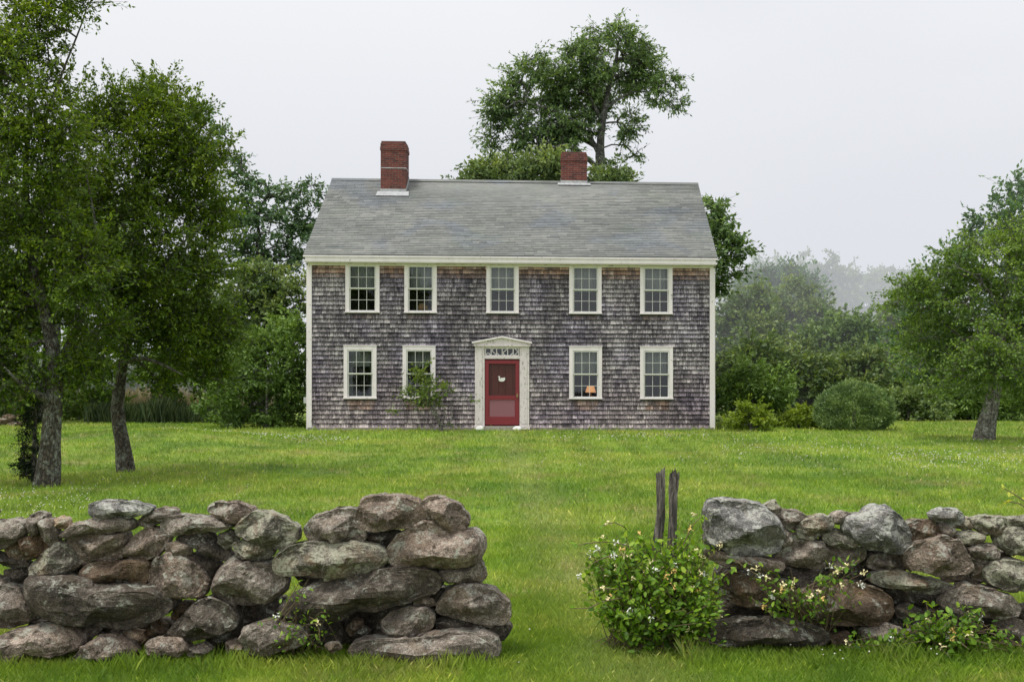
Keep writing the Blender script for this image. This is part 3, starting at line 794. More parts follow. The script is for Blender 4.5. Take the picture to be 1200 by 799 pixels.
C_ = [
 ('rk_dark', [(-200,615),(-150,568),(0,545),(100,538),(200,558),(282,588),(302,630),(282,655),(150,648),(0,632),(-150,650)], -0.12),
 ('rk_lichen', [(38,110),(90,85),(114,115),(107,147),(68,142)]),
 ('rk_grey', [(100,140),(120,123),(180,128),(230,155),(202,182),(165,202),(113,192)]),
 ('rk_grey', [(108,245),(130,198),(165,213),(184,240),(150,258),(113,267)]),
 ('rk_lichen', [(173,190),(210,158),(270,140),(312,150),(320,182),(302,207),(230,238),(183,227)], -0.02),
 ('rk_grey', [(306,145),(340,126),(387,135),(387,157),(340,180),(313,172)]),
 ('rk_lichen', [(270,215),(310,200),(370,203),(414,230),(412,262),(360,274),(300,264),(273,242)], -0.03),
 ('rk_pale', [(360,192),(368,153),(420,148),(480,110),(530,108),(572,140),(602,190),(614,240),(602,292),(550,293),(450,273),(408,242),(383,217)], -0.05, 'tallest knobbly pale stone on top of the wall'),
 ('rk_grey', [(86,310),(140,258),(200,238),(270,243),(302,280),(312,315),(262,353),(180,343),(98,328)]),
 ('rk_grey', [(298,275),(360,266),(442,273),(443,307),(380,353),(320,363),(288,322)], 0.03),
 ('rk_brown', [(598,180),(640,160),(702,163),(734,200),(727,242),(680,258),(618,253),(603,222)]),
 ('rk_pale', [(695,135),(740,116),(802,120),(831,150),(822,177),(780,182),(718,167),(698,152)]),
 ('rk_grey', [(728,180),(760,163),(787,185),(802,210),(780,230),(738,212)]),
 ('rk_lichen', [(798,160),(860,153),(877,187),(840,203),(798,192)], 0.03),
 ('rk_lichen', [(858,155),(900,145),(990,153),(1003,190),(950,225),(898,212),(868,192)]),
 ('rk_lichen', [(788,215),(850,203),(907,215),(912,242),(860,260),(798,257)]),
 ('rk_lichen', [(998,155),(1060,148),(1130,158),(1130,190),(1040,203),(998,192)]),
 ('rk_lichen', [(953,230),(990,193),(1060,188),(1140,200),(1140,270),(1080,303),(1010,293),(968,267)]),
 ('rk_grey', [(836,270),(880,253),(952,260),(972,290),(957,322),(900,330),(848,307)]),
 ('rk_pink', [(588,300),(620,258),(690,233),(750,223),(802,243),(842,310),(858,345),(820,367),(720,378),(618,353)], -0.04, 'big smooth rust streaked boulder in the middle of the wall'),
 ('rk_grey', [(448,330),(465,298),(560,293),(603,330),(603,357),(520,363),(453,347)], 0.02),
 ('rk_lichen', [(455,385),(500,363),(570,360),(702,393),(783,410),(773,437),(690,451),(588,433),(478,413)], -0.03),
 ('rk_pink', [(738,385),(820,368),(840,382),(832,402),(760,408)]),
 ('rk_grey', [(853,355),(870,318),(907,335),(902,402),(863,397)]),
 ('rk_dark', [(836,385),(902,400),(892,420),(843,412)], 0.02),
 ('rk_lichen', [(903,355),(940,323),(1020,318),(1140,340),(1140,402),(1080,433),(1000,438),(928,407)], -0.03),
 ('rk_grey', [(738,490),(760,443),(840,413),(940,428),(1012,460),(1043,500),(1033,532),(960,545),(850,528),(768,513)], -0.05),
 ('rk_brown', [(128,480),(160,438),(260,408),(360,393),(460,418),(533,455),(548,500),(522,548),(430,568),(300,558),(180,528),(133,512)], -0.03, 'large rusty brown boulder in the lower half of the wall'),
 ('rk_grey', [(963,560),(990,538),(1060,553),(1090,600),(1050,660),(980,640),(960,592)], -0.04),
 ('rk_grey', [(425,595),(520,563),(592,588),(605,640),(540,660),(445,645)], -0.08),
 ('rk_grey', [(605,600),(660,568),(712,590),(705,655),(635,665)], -0.05),
 ('rk_dark', [(555,510),(620,488),(672,520),(642,555),(568,545)], 0.03),
 ('rk_grey', [(1033,500),(1100,488),(1130,540),(1050,550)]),
 ('rk_brown', [(305,615),(380,598),(395,645),(325,660)], -0.05),
 ('rk_dark', [(500,420),(700,440),(740,500),(560,520)], 0.2),  # remaining entries: dark backing stones added where gaps lie in shadow
 ('rk_dark', [(-50,340),(200,345),(450,340),(440,420),(150,440),(-60,410)], 0.2),
 ('rk_dark', [(330,480),(600,500),(960,540),(960,620),(600,620),(330,600)], 0.22),
 ('rk_dark', [(-60,480),(140,500),(330,560),(300,610),(0,560),(-60,560)], 0.2),
 ('rk_dark', [(430,280),(600,290),(600,340),(450,350)], 0.14),
 ('rk_dark', [(830,300),(980,300),(1000,360),(850,400)], 0.2),
]
WY = 6.9
wallL = thing('stone_wall', (-2.6, WY, 0), 'dry stone wall to the left of the gap, built of big rounded dark boulders', 'stone wall')
wallR = thing('stone_wall', (2.2, WY, 0), 'dry stone wall to the right of the gap, with greyer lichened stones and trailing honeysuckle', 'stone wall')
sd = 10
def put(lst, ox, oy, k, parent, shift=0.0, WY=WY):
    global sd
    for e in lst:
        mat, pts = e[0], e[1]; yo = e[2] if len(e) > 2 else 0.0; lb = e[3] if len(e) > 3 and shift == 0 else None
        sd += 1
        poly = [(a+shift, b) for a, b in zc(ox, oy, k, pts)]
        T = 0.23 + 0.05*((sd*7) % 5)/4
        stone(poly, WY+yo+0.02*((sd*13) % 7-3)/3, T, sd, mat, parent, 1.35 if yo > 0.13 else 1.05, lb)
put(A_, 0, 560, K, wallL)
put(B_, 300, 560, K, wallL)
put([e for e in A_ if max(p[0] for p in e[1]) < 700 and min(p[0] for p in e[1]) > -45 and (len(e) < 3 or e[2] < 0.09)], 0, 560, K, wallL, -212)
put(D_, 640, 540, 3.0857, wallR, 0.0, 7.15)
put(C_, 880, 560, K, wallR, 0.0, 7.15)
put([e for e in C_ if min(p[0] for p in e[1]) > 560 and (len(e) < 3 or e[2] < 0.23)], 880, 560, K, wallR, 158, 7.15)

# ------------------------------------------------------------------ split posts
def post(px, pyt, pyb, wpx, seed, label, notch):
    Y = 7.38; s = Y/F; rng = np.random.default_rng(seed)
    x = (px-CX)*s; zt = CAMZ-(pyt-HY)*s; r = wpx*s/2
    n = 60; sides = 26; V = []; Fc = []
    for i in range(n):
        z = -0.1+(zt+0.1)*i/(n-1)
        for k in range(sides):
            a = 2*math.pi*k/sides
            rr = r*(0.92+0.55*mn.noise(Vector((math.cos(a)*2.6+seed, math.sin(a)*2.6, z*2.2)))+0.42*mn.noise(Vector((math.cos(a)*9, math.sin(a)*9+seed, z*3.5)))+0.15*mn.noise(Vector((math.cos(a)*9, math.sin(a)*9+seed, z*25))))
            zz = z
            if i == n-1: zz = z-notch*(0.5+0.5*math.cos(a+seed))-0.02*rng.uniform()
            zz -= (i/(n-1))**9*0.075*(0.5+1.1*mn.noise(Vector((math.cos(a)*1.6+seed, math.sin(a)*1.6, 3))))
            rr *= 1+0.12*(1-i/n)-0.16*(i/n)
            V.append((x+math.cos(a)*rr+0.012*math.sin(z*5+seed)+0.006*mn.noise(Vector((seed, 0, z*6))), Y+math.sin(a)*rr*1.05, zz))
    for i in range(n-1):
        for k in range(sides):
            k2 = (k+1) % sides; Fc.append((i*sides+k, i*sides+k2, (i+1)*sides+k2, (i+1)*sides+k))
    Fc.append(tuple((n-1)*sides+k for k in range(sides)))
    o = mesh_obj('fence_post', V, Fc, M['post_wood'], None, (x, Y, 0), False)
    tag(o, label, 'post', 'weathered posts at the wall end')
post(772, 546, 640, 11.5, 3, 'weathered grey split wooden post standing left of its twin in the honeysuckle', 0.03)
post(790, 545, 640, 11, 8, 'weathered grey split wooden post nearest the big grey block of the wall', 0.07)

# ------------------------------------------------------------------ honeysuckle
def honeysuckle(name, label, cat, blobs, stems, nleaf, nflow, Y, seed, leaf=0.034, trail=()):
    rng = np.random.default_rng(seed); s = Y/F
    cx = np.mean([b[0] for b in blobs]); root = thing(name, ((cx-CX)*s, Y, 0), label, cat)
    V = []; Fc = []; LC = []; LA = []; FL = []
    B = [(P(b[0], b[1], Y+(b[3] if len(b) > 3 else 0)), b[2]*s) for b in blobs]
    w = np.array([r**1.6 for c, r in B]); w /= w.sum()
    base = np.array([(cx-CX)*s, Y, 0.02])
    for k in range(stems):
        i = rng.choice(len(B), p=w); c, r = B[i]
        d = rng.normal(size=3); d /= np.linalg.norm(d); d[1] = -abs(d[1])*1.0 if rng.uniform() < .6 else d[1]
        end = c+d*r*(rng.uniform(0.45, 1.2) if rng.uniform() > 0.1 else rng.uniform(1.3, 1.75)); end[2] = max(end[2], 0.03)
        st = base+np.array([rng.normal()*0.12, rng.normal()*0.05, 0]) if len(blobs) > 3 else c+rng.normal(size=3)*r*0.5
        st[2] = max(st[2], 0.01)
        mid = (st+end)/2+np.array([0, 0, np.linalg.norm(end-st)*0.08])+rng.normal(size=3)*0.03
        mid[2] = max(mid[2], 0.04)
        p, rr = spline([st, mid, end], [0.0028, 0.002, 0.0012], 0.05)
        vs, fs = tube_arrays(p, rr, 4, 0, 0, False); b = len(V); V += vs; Fc += [tuple(q+b for q in f) for f in fs]
        m = max(2, int(nleaf/stems)); tt = rng.uniform(0.25, 1, m)**0.7*(len(p)-1)
        ii = tt.astype(int); q = p[ii]+rng.normal(size=(m, 3))*0.018
        LC.append(q); LA.append(rng.normal(size=(m, 3))*0.7+np.array([0, -0.25, 0.15]))
        if rng.uniform() < nflow/stems: FL.append(p[-1] if rng.uniform() < .6 else p[int(len(p)*0.8)])
    for pts in trail:
        pw = [P(a, b_, Y-0.22+(c[0] if c else 0)) for a, b_, *c in pts]
        p, rr = spline(pw, [0.003]*(len(pw)-1)+[0.0015], 0.03)
        vs, fs = tube_arrays(p, rr, 4, 0, 0, False); b = len(V); V += vs; Fc += [tuple(q+b for q in f) for f in fs]
        idx = np.repeat(np.arange(0, len(p), 2), 2)
        LC.append(p[idx]+rng.normal(size=(len(idx), 3))*0.006); LA.append(rng.normal(size=(len(idx), 3))*0.9)
        FL += [p[k] for k in range(3, len(p), 9)]
    LC = np.concatenate(LC); LA = np.concatenate(LA); LC[:, 2] = np.maximum(LC[:, 2], 0.015)
    # six-sided folded leaves
    n = len(LC); a = LA/np.linalg.norm(LA, axis=1)[:, None]; up = rng.normal(size=(n, 3))*0.5+np.array([0, -0.5, 1.0])
    sdv = np.cross(a, up); sdv /= np.linalg.norm(sdv, axis=1)[:, None]+1e-9; nn = np.cross(sdv, a)
    L = (leaf*rng.uniform(0.55, 1.35, n))[:, None]
    pr = [(0, 0, 0), (0.3, 0.26, 0.07), (0.7, 0.22, 0.05), (1, 0, -0.06), (0.7, -0.22, 0.05), (0.3, -0.26, 0.07), (0.5, 0, -0.02)]
    v = np.stack([LC+a*L*x+sdv*L*y+nn*L*z for x, y, z in pr], 1)
    b = np.arange(n)[:, None]*7
    f = np.concatenate([b+np.array([0, 1, 2, 6]), b+np.array([6, 2, 3, 3]), ], 1)
    q1 = b+np.array([[0, 6, 2, 1]]); q2 = b+np.array([[0, 5, 4, 6]]); t1 = b+np.array([[6, 3, 2]]); t2 = b+np.array([[6, 4, 3]])
    loops = np.concatenate([q1.ravel(), q2.ravel(), t1.ravel(), t2.ravel()])
    starts = np.concatenate([np.arange(n)*4, n*4+np.arange(n)*4, n*8+np.arange(n)*3, n*11+np.arange(n)*3])
    dist = np.clip((LC[:, 2]-0.1)/0.6, 0, 1)
    tn = np.repeat(np.clip(rng.normal(0.36, 0.22, n)+0.2*dist, 0, 1), 7)  # wide tint spread, darker low down, paints in the bush's inner shade
    mesh_obj('foliage', v.reshape(-1, 3), (loops, starts), M['leaf_honey'], root, None, False, tn, None, n)
    mesh_obj('stems', V, Fc, M['twig'], root)
    # flowers: bursts of curved narrow trumpets, cream, white and golden
    for k, c in enumerate(FL[:95]):
        mk = ('petal', 'petal_white', 'petal', 'petal', 'petal_gold')[k % 5]; PV = []
        for j in range(rng.integers(4, 8)):
            d = rng.normal(size=3)+np.array([0, -0.7, 0.5]); d /= np.linalg.norm(d)
            L_ = rng.uniform(0.014, 0.026); side = np.cross(d, rng.normal(size=3)); side /= np.linalg.norm(side)
            st = c+d*0.001; tip = st+d*L_; up = np.cross(side, d)
            PV += [st-side*0.001, st+side*0.001, tip+side*0.003, tip-side*0.003]
            for sg in (-1, 1):
                o_ = tip+up*sg*0.003
                PV += [tip-side*0.003, tip+side*0.003, o_+d*0.003+side*0.0045+up*sg*0.004, o_+d*0.003-side*0.0045+up*sg*0.004]
        quads_obj('flower', np.array(PV), M[mk], root, np.full(len(PV), 0.5))
    return root
honeysuckle('honeysuckle_bush', 'mounded honeysuckle bush with cream flowers at the end of the right stone wall', 'bush',
    [(775,690,52,-.1),(745,672,42,-.05),(720,655,30),(792,655,38,0.0),(808,705,40,-.15),(745,715,34,-.15),(822,665,32,-.12),(702,660,20),(828,722,24,-.2),(745,640,20,.05),(818,630,20,-.05),(695,650,14),(712,700,24,-.1),(775,645,26,-.05),(833,690,20,-.2)],
    600, 9000, 70, 7.12, 21, 0.039, trail=[[(740,640),(715,635),(690,636),(672,640)],[(730,700),(705,705),(690,712),(668,712)],[(735,620),(720,612),(700,618)],[(800,640),(812,615),(825,603)],[(725,690),(700,690),(680,698)],[(740,650),(712,652),(690,662)]])
honeysuckle('honeysuckle_vine', 'honeysuckle sprays with cream flowers trailing over the brown boulders of the right wall', 'vine',
    [(975,663,14,-.25),(1000,660,10,-.25),(925,680,12,-.25),(905,695,12,-.25),(950,700,10,-.25),(1012,685,8,-.25),(890,670,12,-.22)], 60, 420, 18, 7.1, 22, 0.036,
    trail=[[(880,700),(905,720),(935,735)],[(1008,655),(985,668),(960,680),(940,690)],[(860,655),(885,672),(910,678)],[(955,680),(950,700),(955,720)]])
honeysuckle('honeysuckle_vine', 'low leafy honeysuckle growing at the foot of the right wall', 'vine',
    [(1090,735,25,-.3),(1120,740,25,-.3),(1065,725,14,-.28),(1150,745,20,-.3),(1045,745,16,-.3),(1135,715,12,-.28),(1190,752,14,-.3),(1085,712,8,-.28),(1000,752,12,-.3)], 90, 850, 6, 7.1, 23, 0.04,
    trail=[[(1090,745),(1088,720),(1085,705)],[(1140,745),(1148,725),(1152,712)]])
honeysuckle('creeper', 'small leafy creeper climbing from the foot of the left wall', 'vine',
    [(352,690,14,-.25),(345,730,12,-.28),(375,732,12,-.3),(330,745,12,-.3),(385,715,8,-.28)], 26, 150, 0, 6.85, 24, 0.028,
    trail=[[(375,752),(372,730),(362,722)],[(305,728),(325,722),(340,700),(352,680)]])
# weeds at the foot of the wall
def weeds():
    rng = np.random.default_rng(9); n = 15000
    x = np.concatenate([rng.uniform(-3.9, -0.2, n//2), rng.uniform(0.75, 3.3, n//2)])
    y = rng.normal(6.62, 0.12, n); y = np.where(rng.uniform(size=n) < 0.25, rng.normal(7.12, 0.1, n), y)
    y = y+np.where(x > 0, 0.24, 0.0)
    h = rng.uniform(0.02, 0.10, n)*(0.5+0.9*np.abs(np.sin(x*2.3)*np.sin(x*5.1+1)))
    a = rng.uniform(0, 6.28, n); b = rng.uniform(0, 6.28, n); l = h*rng.uniform(0.1, 0.6, n); w = 0.0013
    v = np.empty((n, 4, 3)); z = gz(x, y)
    v[:, 0] = np.stack([x-np.cos(a)*w, y-np.sin(a)*w, z], 1); v[:, 1] = np.stack([x+np.cos(a)*w, y+np.sin(a)*w, z], 1)
    v[:, 2] = np.stack([x+np.cos(b)*l*.4+np.cos(a)*w*.7, y+np.sin(b)*l*.4, z+h*.6], 1); v[:, 3] = np.stack([x+np.cos(b)*l, y+np.sin(b)*l, z+h], 1)
    o = quads_obj('long_grass', v.reshape(-1, 3), M['blade'], None, np.repeat(np.clip(rng.normal(0.42, 0.2, n), 0, 1), 4))
    tag(o, 'longer unmown grass along the foot of the stone walls', 'grass', kind='stuff')
weeds()

# ------------------------------------------------------------------ house
HX0, HX1, HYF = -7.45, 5.06, 37.0
HS = 37.0/F
def wx(px): return (px-CX)*HS
def wz(py): return CAMZ-(py-HY)*HS
house = thing('farmhouse', (-1.2, 37.0, 0), 'two storey grey cedar shingled farmhouse with a red front door and two brick chimneys', 'house')
depth = 9.6; HYB = HYF+depth
RIDY = 41.5; RIDZ = 8.36; EY = 36.70; EZ = 5.30
RIDB = RIDY+(RIDY-EY)
slope = (RIDZ-EZ)/(RIDY-EY)

# openings: (x0,x1,z0,z1) outer casing
wins = []
for a, b in ((405,445),(474,512),(570,608),(667,705),(750,788)): wins.append((wx(a), wx(b), wz(367.5), wz(310.5), 'up'))
for a, b in ((403,441.5),(472,510.5),(667,705.5),(750,788.5)): wins.append((wx(a), wx(b), wz(467.5), wz(406.0), 'low'))
door_open = (wx(556), wx(621), 0.0, wz(397))

# sheathing wall: cells around the window holes
def sheathing():
    m = MB()
    holes = [(a+0.13, b-0.13, c+0.08, d-0.10) for a, b, c, d, _ in wins]+[(wx(568), wx(609), 0.12, wz(421)), (wx(569), wx(607.5), wz(417), wz(407))]
    xs = sorted({HX0, HX1, *[h[0] for h in holes], *[h[1] for h in holes]})
    zs = sorted({0.0, 5.2, *[h[2] for h in holes], *[h[3] for h in holes]})
    for i in range(len(xs)-1):
        for j in range(len(zs)-1):
            cx, cz = (xs[i]+xs[i+1])/2, (zs[j]+zs[j+1])/2
            if any(h[0] < cx < h[1] and h[2] < cz < h[3] for h in holes): continue
            b = len(m.v)
            x0, x1, z0, z1 = xs[i], xs[i+1], zs[j], zs[j+1]
            m.add([(x0,37.0,z0),(x1,37.0,z0),(x1,37.0,z1),(x0,37.0,z1)], [(0,1,2,3)])
            m.add([(x0,37.12,z0),(x1,37.12,z0),(x1,37.12,z1),(x0,37.12,z1)], [(3,2,1,0)])
    for h in holes:   # reveals
        a, b, c, d = h
        m.add([(a,37,c),(a,37.12,c),(a,37.12,d),(a,37,d)], [(0,1,2,3)]); m.add([(b,37,c),(b,37.12,c),(b,37.12,d),(b,37,d)], [(3,2,1,0)])
        m.add([(a,37,c),(b,37,c),(b,37.12,c),(a,37.12,c)], [(0,1,2,3)]); m.add([(a,37,d),(b,37,d),(b,37.12,d),(a,37.12,d)], [(3,2,1,0)])
    m.box(HX0, HX0+0.1, 37.13, HYB, 0, 5.2); m.box(HX1-0.1, HX1, 37.13, HYB, 0, 5.2); m.box(HX0+.101, HX1-.101, HYB-0.1, HYB, 0, 5.2)
    for X in (HX0, HX1-0.1):   # gables
        b = len(m.v)
        y0, y1 = 37.0, RIDB-0.3
        pts = [(y0, 5.2), (y1, 5.2), (y1, 5.3), (RIDY, RIDZ-0.06), (y0, 5.3+0.13)]
        m.add([(X, p, q) for p, q in pts]+[(X+0.1, p, q) for p, q in pts], [(0,1,2,3,4), (9,8,7,6,5)])
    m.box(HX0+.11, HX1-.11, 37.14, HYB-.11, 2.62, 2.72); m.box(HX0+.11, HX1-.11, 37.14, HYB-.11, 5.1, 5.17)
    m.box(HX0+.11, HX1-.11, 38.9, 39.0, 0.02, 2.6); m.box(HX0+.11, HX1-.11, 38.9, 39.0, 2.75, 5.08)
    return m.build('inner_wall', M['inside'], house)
sheathing()

def wall_shingles():
    rng = np.random.default_rng(12)
    V = []; Fc = []; T = []; O = []; BT = []
    course = 0.139; ncs = int(5.22/course)+1
    blocks = [(a+0.01, b-0.01, c+0.01, d-0.01) for a, b, c, d, _ in wins]+[(wx(557), wx(620), 0, wz(404)), (wx(575), wx(604), wz(404), wz(398))]
    def one(x0, x1, z0, z1, o, tint):
        lift = 0.036+rng.uniform(-0.005, 0.009); g = 0.0035
        zb = z0+rng.uniform(-0.006, 0.004)
        b = len(V)
        yb, yt = 37.0-0.006-lift, 37.0-0.004
        V.extend([(x0+g, yb, zb), (x1-g, yb, zb), (x1-g, yt, z1), (x0+g, yt, z1), (x0+g, 36.999, zb), (x1-g, 36.999, zb)])
        Fc.extend([tuple(b+k for k in f) for f in ((0,1,2,3), (4,5,1,0), (0,3,4), (1,5,2))])
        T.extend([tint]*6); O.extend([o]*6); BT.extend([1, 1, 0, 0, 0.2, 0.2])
    for r in range(ncs):
        z0 = 0.08+r*course; z1 = z0+course+0.01
        if z0 > 5.2: break
        x = HX0+0.14-rng.uniform(0, 0.1)
        rowt = rng.normal()*0.07
        while x < HX1-0.14:
            w = rng.uniform(0.06, 0.17); x1 = min(x+w, HX1-0.13); xs = max(x, HX0+0.13)
            segs = [(xs, x1)] if x1-xs > 0.015 else []
            for (a, b, c, d) in blocks:
                ns = []
                for (s0, s1) in segs:
                    if z0+course*0.5 < c or z0+course*0.5 > d or s1 <= a or s0 >= b: ns.append((s0, s1)); continue
                    if s0 < a-0.01: ns.append((s0, a))
                    if s1 > b+0.01: ns.append((b, s1))
                segs = ns
            for s0, s1 in segs:
                if s1-s0 < 0.012: continue
                xm = (s0+s1)/2; o = 0.0
                if z0 > 4.58: o = (1.0 if z0 > 4.76 else 0.5)*rng.uniform(0.5, 1.1)
                for (a, b, c, d, k) in wins:
                    if a+0.12 < xm < b-0.12 and 0 < c-z0 < (0.32 if k == 'low' else 0.2): o = max(o, (0.85 if k == 'low' else 0.4)*rng.uniform(0.3, 1.0))
                one(s0, s1, z0, z1, min(o, 1), float(np.clip(rng.normal(0.5, 0.19)+rowt, 0, 1)))
            x = x1 if x1 > x else x+w
    # end walls
    for X, sg in ((HX0, -1), (HX1, 1)):
        for r in range(60):
            z0 = 0.08+r*course
            y = 37.05
            ymax = HYB-0.1; ymin = 37.12
            if z0 > 5.2:
                d_ = (z0+course-EZ)/slope; ymin = EY+d_+0.05; ymax = RIDB-d_-0.05
            y = ymin
            while y < ymax:
                w = rng.uniform(0.09, 0.22); y1 = min(y+w, ymax); b = len(V); t_ = rng.uniform(0.2, 0.8)
                xb, xt = X+sg*0.026, X+sg*0.006
                V.extend([(xb, y+.003, z0), (xb, y1-.003, z0), (xt, y1-.003, z0+course+.01), (xt, y+.003, z0+course+.01), (X, y, z0), (X, y1, z0)])
                Fc.extend([tuple(b+k for k in (f if sg > 0 else f[::-1])) for f in ((0,1,2,3), (4,5,1,0))])
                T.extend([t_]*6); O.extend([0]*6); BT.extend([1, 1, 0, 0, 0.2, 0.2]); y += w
    v = np.array(V); v[:, 2] *= 1-0.0015*(v[:, 0]+1.2)
    mesh_obj('wall', v, Fc, M['shingle'], house, None, False, T, {'orange': O, 'course_shade': BT})
wall_shingles()

def roof():
    rng = np.random.default_rng(13)
    V = []; Fc = []; T = []
    x0, x1 = -7.53, 5.14
    L = math.hypot(RIDY-EY, RIDZ-EZ); dy, dz = (RIDY-EY)/L, (RIDZ-EZ)/L; ny, nz = -dz, dy
    row = 0.125; nr = int(L/row)+1
    for side in (0, 1):
        for r in range(nr):
            s0 = r*row; s1 = min(s0+row+0.012, L)
            x = x0-rng.uniform(0, .2); rt = rng.normal()*0.05
            sagk = 0
            while x < x1:
                w = rng.choice([0.15, 0.22, 0.3, 0.3, 0.4, 0.55]); a, b_ = max(x, x0), min(x+w, x1)
                if b_-a > 0.01:
                    h0 = 0.016+rng.uniform(-.003, .004); h1 = 0.002; b = len(V)
                    for (xx, s, h) in ((a+.002, s0, h0), (b_-.002, s0, h0), (b_-.002, s1, h1), (a+.002, s1, h1), (a, s0, 0), (b_, s0, 0)):
                        yy = EY+dy*s+ny*h; zz = EZ+0.035+dz*s+nz*h
                        if side: yy = 2*RIDY-yy
                        V.append((xx, yy, zz))
                    fs = ((0,1,2,3), (4,5,1,0))
                    Fc.extend([tuple(b+k for k in (f if not side else f[::-1])) for f in fs])
                    T.extend([float(np.clip(rng.normal(0.5, 0.2)+rt, 0, 1))]*6)
                x += w
    # deck under the shingles
    b = len(V)
    for X in (x0+.01, x1-.01):
        for (yy, zz) in ((EY, EZ+.03), (RIDY, RIDZ+.03), (RIDB, EZ+.03), (RIDB, EZ-.04), (RIDY, RIDZ-.06), (EY, EZ-.04)): V.append((X, yy, zz))
    Fc += [(b,b+1,b+7,b+6), (b+1,b+2,b+8,b+7), (b+5,b+11,b+10,b+4), (b+4,b+10,b+9,b+3), (b,b+6,b+11,b+5), (b+2,b+3,b+9,b+8), (b,b+5,b+4,b+1), (b+1,b+4,b+3,b+2), (b+6,b+7,b+10,b+11), (b+7,b+8,b+9,b+10)]
    T += [0.5]*12
    # ridge cap
    b = len(V)
    for X in (x0, x1):
        for (yy, zz) in ((RIDY-.13, RIDZ-.022), (RIDY, RIDZ+.075), (RIDY+.13, RIDZ-.022)): V.append((X, yy, zz))
    Fc += [(b,b+1,b+4,b+3), (b+1,b+2,b+5,b+4), (b,b+2,b+1), (b+3,b+4,b+5)]; T += [0.4]*6
    v = np.array(V)
    v[:, 2] += -0.035*np.sin(np.clip((v[:, 0]-x0)/(x1-x0), 0, 1)*math.pi)*np.clip((v[:, 2]-EZ)/3, 0, 1)
    v[:, 2] *= 1-0.0015*(v[:, 0]+1.2)
    return mesh_obj('roof', v, Fc, M['roof'], house, None, False, T)
roof_o = roof()

def trim():
    m = MB()   # cornice: fascia with a crown lip, and the frieze under it
    m.box(-7.52, 5.13, 36.70, 36.96, 5.125, 5.255); m.box(-7.54, 5.15, 36.675, 36.99, 5.257, 5.305); m.box(-7.50, 5.11, 36.72, 36.97, 5.098, 5.123)
    m.build('cornice', M['white'], house, 0.006)
    m = MB(); m.box(HX0+.0, HX1-.0, 36.955, 37.0, 5.03, 5.095); m.build('frieze', M['white'], house, 0.004)
    for a, b in ((HX0-0.03, HX0+0.125), (HX1-0.125, HX1+0.03)):
        m = MB(); m.box(a, b, 36.95, 36.999, 0.03, 5.027); 
        if a < 0: m.box(a-.012, a-.001, 36.952, 37.13, 0.03, 5.2)
        else: m.box(b+.001, b+.012, 36.952, 37.13, 0.03, 5.2)
        m.build('corner_board', M['white'], house, 0.004)
    for X in (-7.52, 5.09):   # rake boards
        m = MB(); w = 0.04
        for sgn in (0, 1):
            ya = EY if not sgn else RIDB
            pts = [(ya, EZ-0.12), (RIDY, RIDZ-0.14), (RIDY, RIDZ-0.062), (ya, EZ-0.042)]
            m.add([(X, p, q) for p, q in pts]+[(X+w, p, q) for p, q in pts], [(0,1,2,3), (7,6,5,4), (0,4,5,1), (2,6,7,3), (1,5,6,2), (3,7,4,0)])
        m.build('rake_board', M['white'], house)
    m = MB(); m.box(HX0-.01, wx(556), 36.945, 36.999, -0.1, 0.085); m.box(wx(621), HX1+.01, 36.945, 36.999, -0.1, 0.085); m.build('foundation', M['foundation'], house, 0.01)
trim()

def chimney(x0, x1, y0, dep, ztop, zb, band):
    m = MB(); e = 0.0
    y1 = y0+dep
    m.box(x0, x1, y0, y1, zb-1.5, ztop-0.32)
    m.box(x0-0.02, x1+0.02, y0-0.02, y1+0.02, ztop-0.318, ztop-0.20)
    m.box(x0-0.005, x1+0.005, y0-0.005, y1+0.005, ztop-0.198, ztop-0.07)
    m.box(x0+0.02, x1-0.02, y0+0.02, y1-0.02, ztop-0.068, ztop)
    c = m.build('chimney', M['brick'], house, 0.008)
    m = MB(); m.box(x0+.16, x1-.16, y0+.16, y1-.16, ztop+.001, ztop+.012); m.build('flue', M['bark'], c)
    if band:
        m = MB(); m.box(x0-.008, x1+.008, y0-.008, y1+.008, zb+0.80, zb+0.83); m.build('mortar_band', M['lead'], c)
    return c
def roofz(y): return (EZ+0.05+slope*(y-EY)) if y < RIDY else (EZ+0.05+slope*(RIDB-y))
def flash(c, x0, x1, y0, dep, apron):
    m = MB(); z = roofz(y0)
    # apron in front and stepped sides
    L = 0.16; ya = y0-apron
    m.add([(x0-.13, ya, roofz(ya)+.022), (x1+.13, ya, roofz(ya)+.022), (x1+.1, y0-.004, z+.03), (x0-.1, y0-.004, z+.03)], [(0,1,2,3)])
    m.box(x0-.012, x1+.012, y0-.014, y0-.006, z-.02, z+.11)
    n = 7
    for k in range(n):
        a, b = y0+dep*k/n, y0+dep*(k+1)/n; zz = roofz((a+b)/2)
        m.box(x1+.004, x1+.012, a, b-.003, zz-.1, zz+.13); m.box(x0-.012, x0-.004, a, b-.003, zz-.1, zz+.13)
    m.build('flashing', M['lead'], c)
s1 = 40.6/F
c1 = chimney((446-CX)*s1, (475.6-CX)*s1, 40.6, 0.87, 9.56, roofz(40.6), True); flash(c1, (446-CX)*s1, (475.6-CX)*s1, 40.6, 0.87, 0.28)
s2 = 41.35/F
c2 = chimney((657.5-CX)*s2, (688-CX)*s2, 41.35, 0.87, 9.42, roofz(41.35), False); flash(c2, (657.5-CX)*s2, (688-CX)*s2, 41.35, 0.87, 0.12)

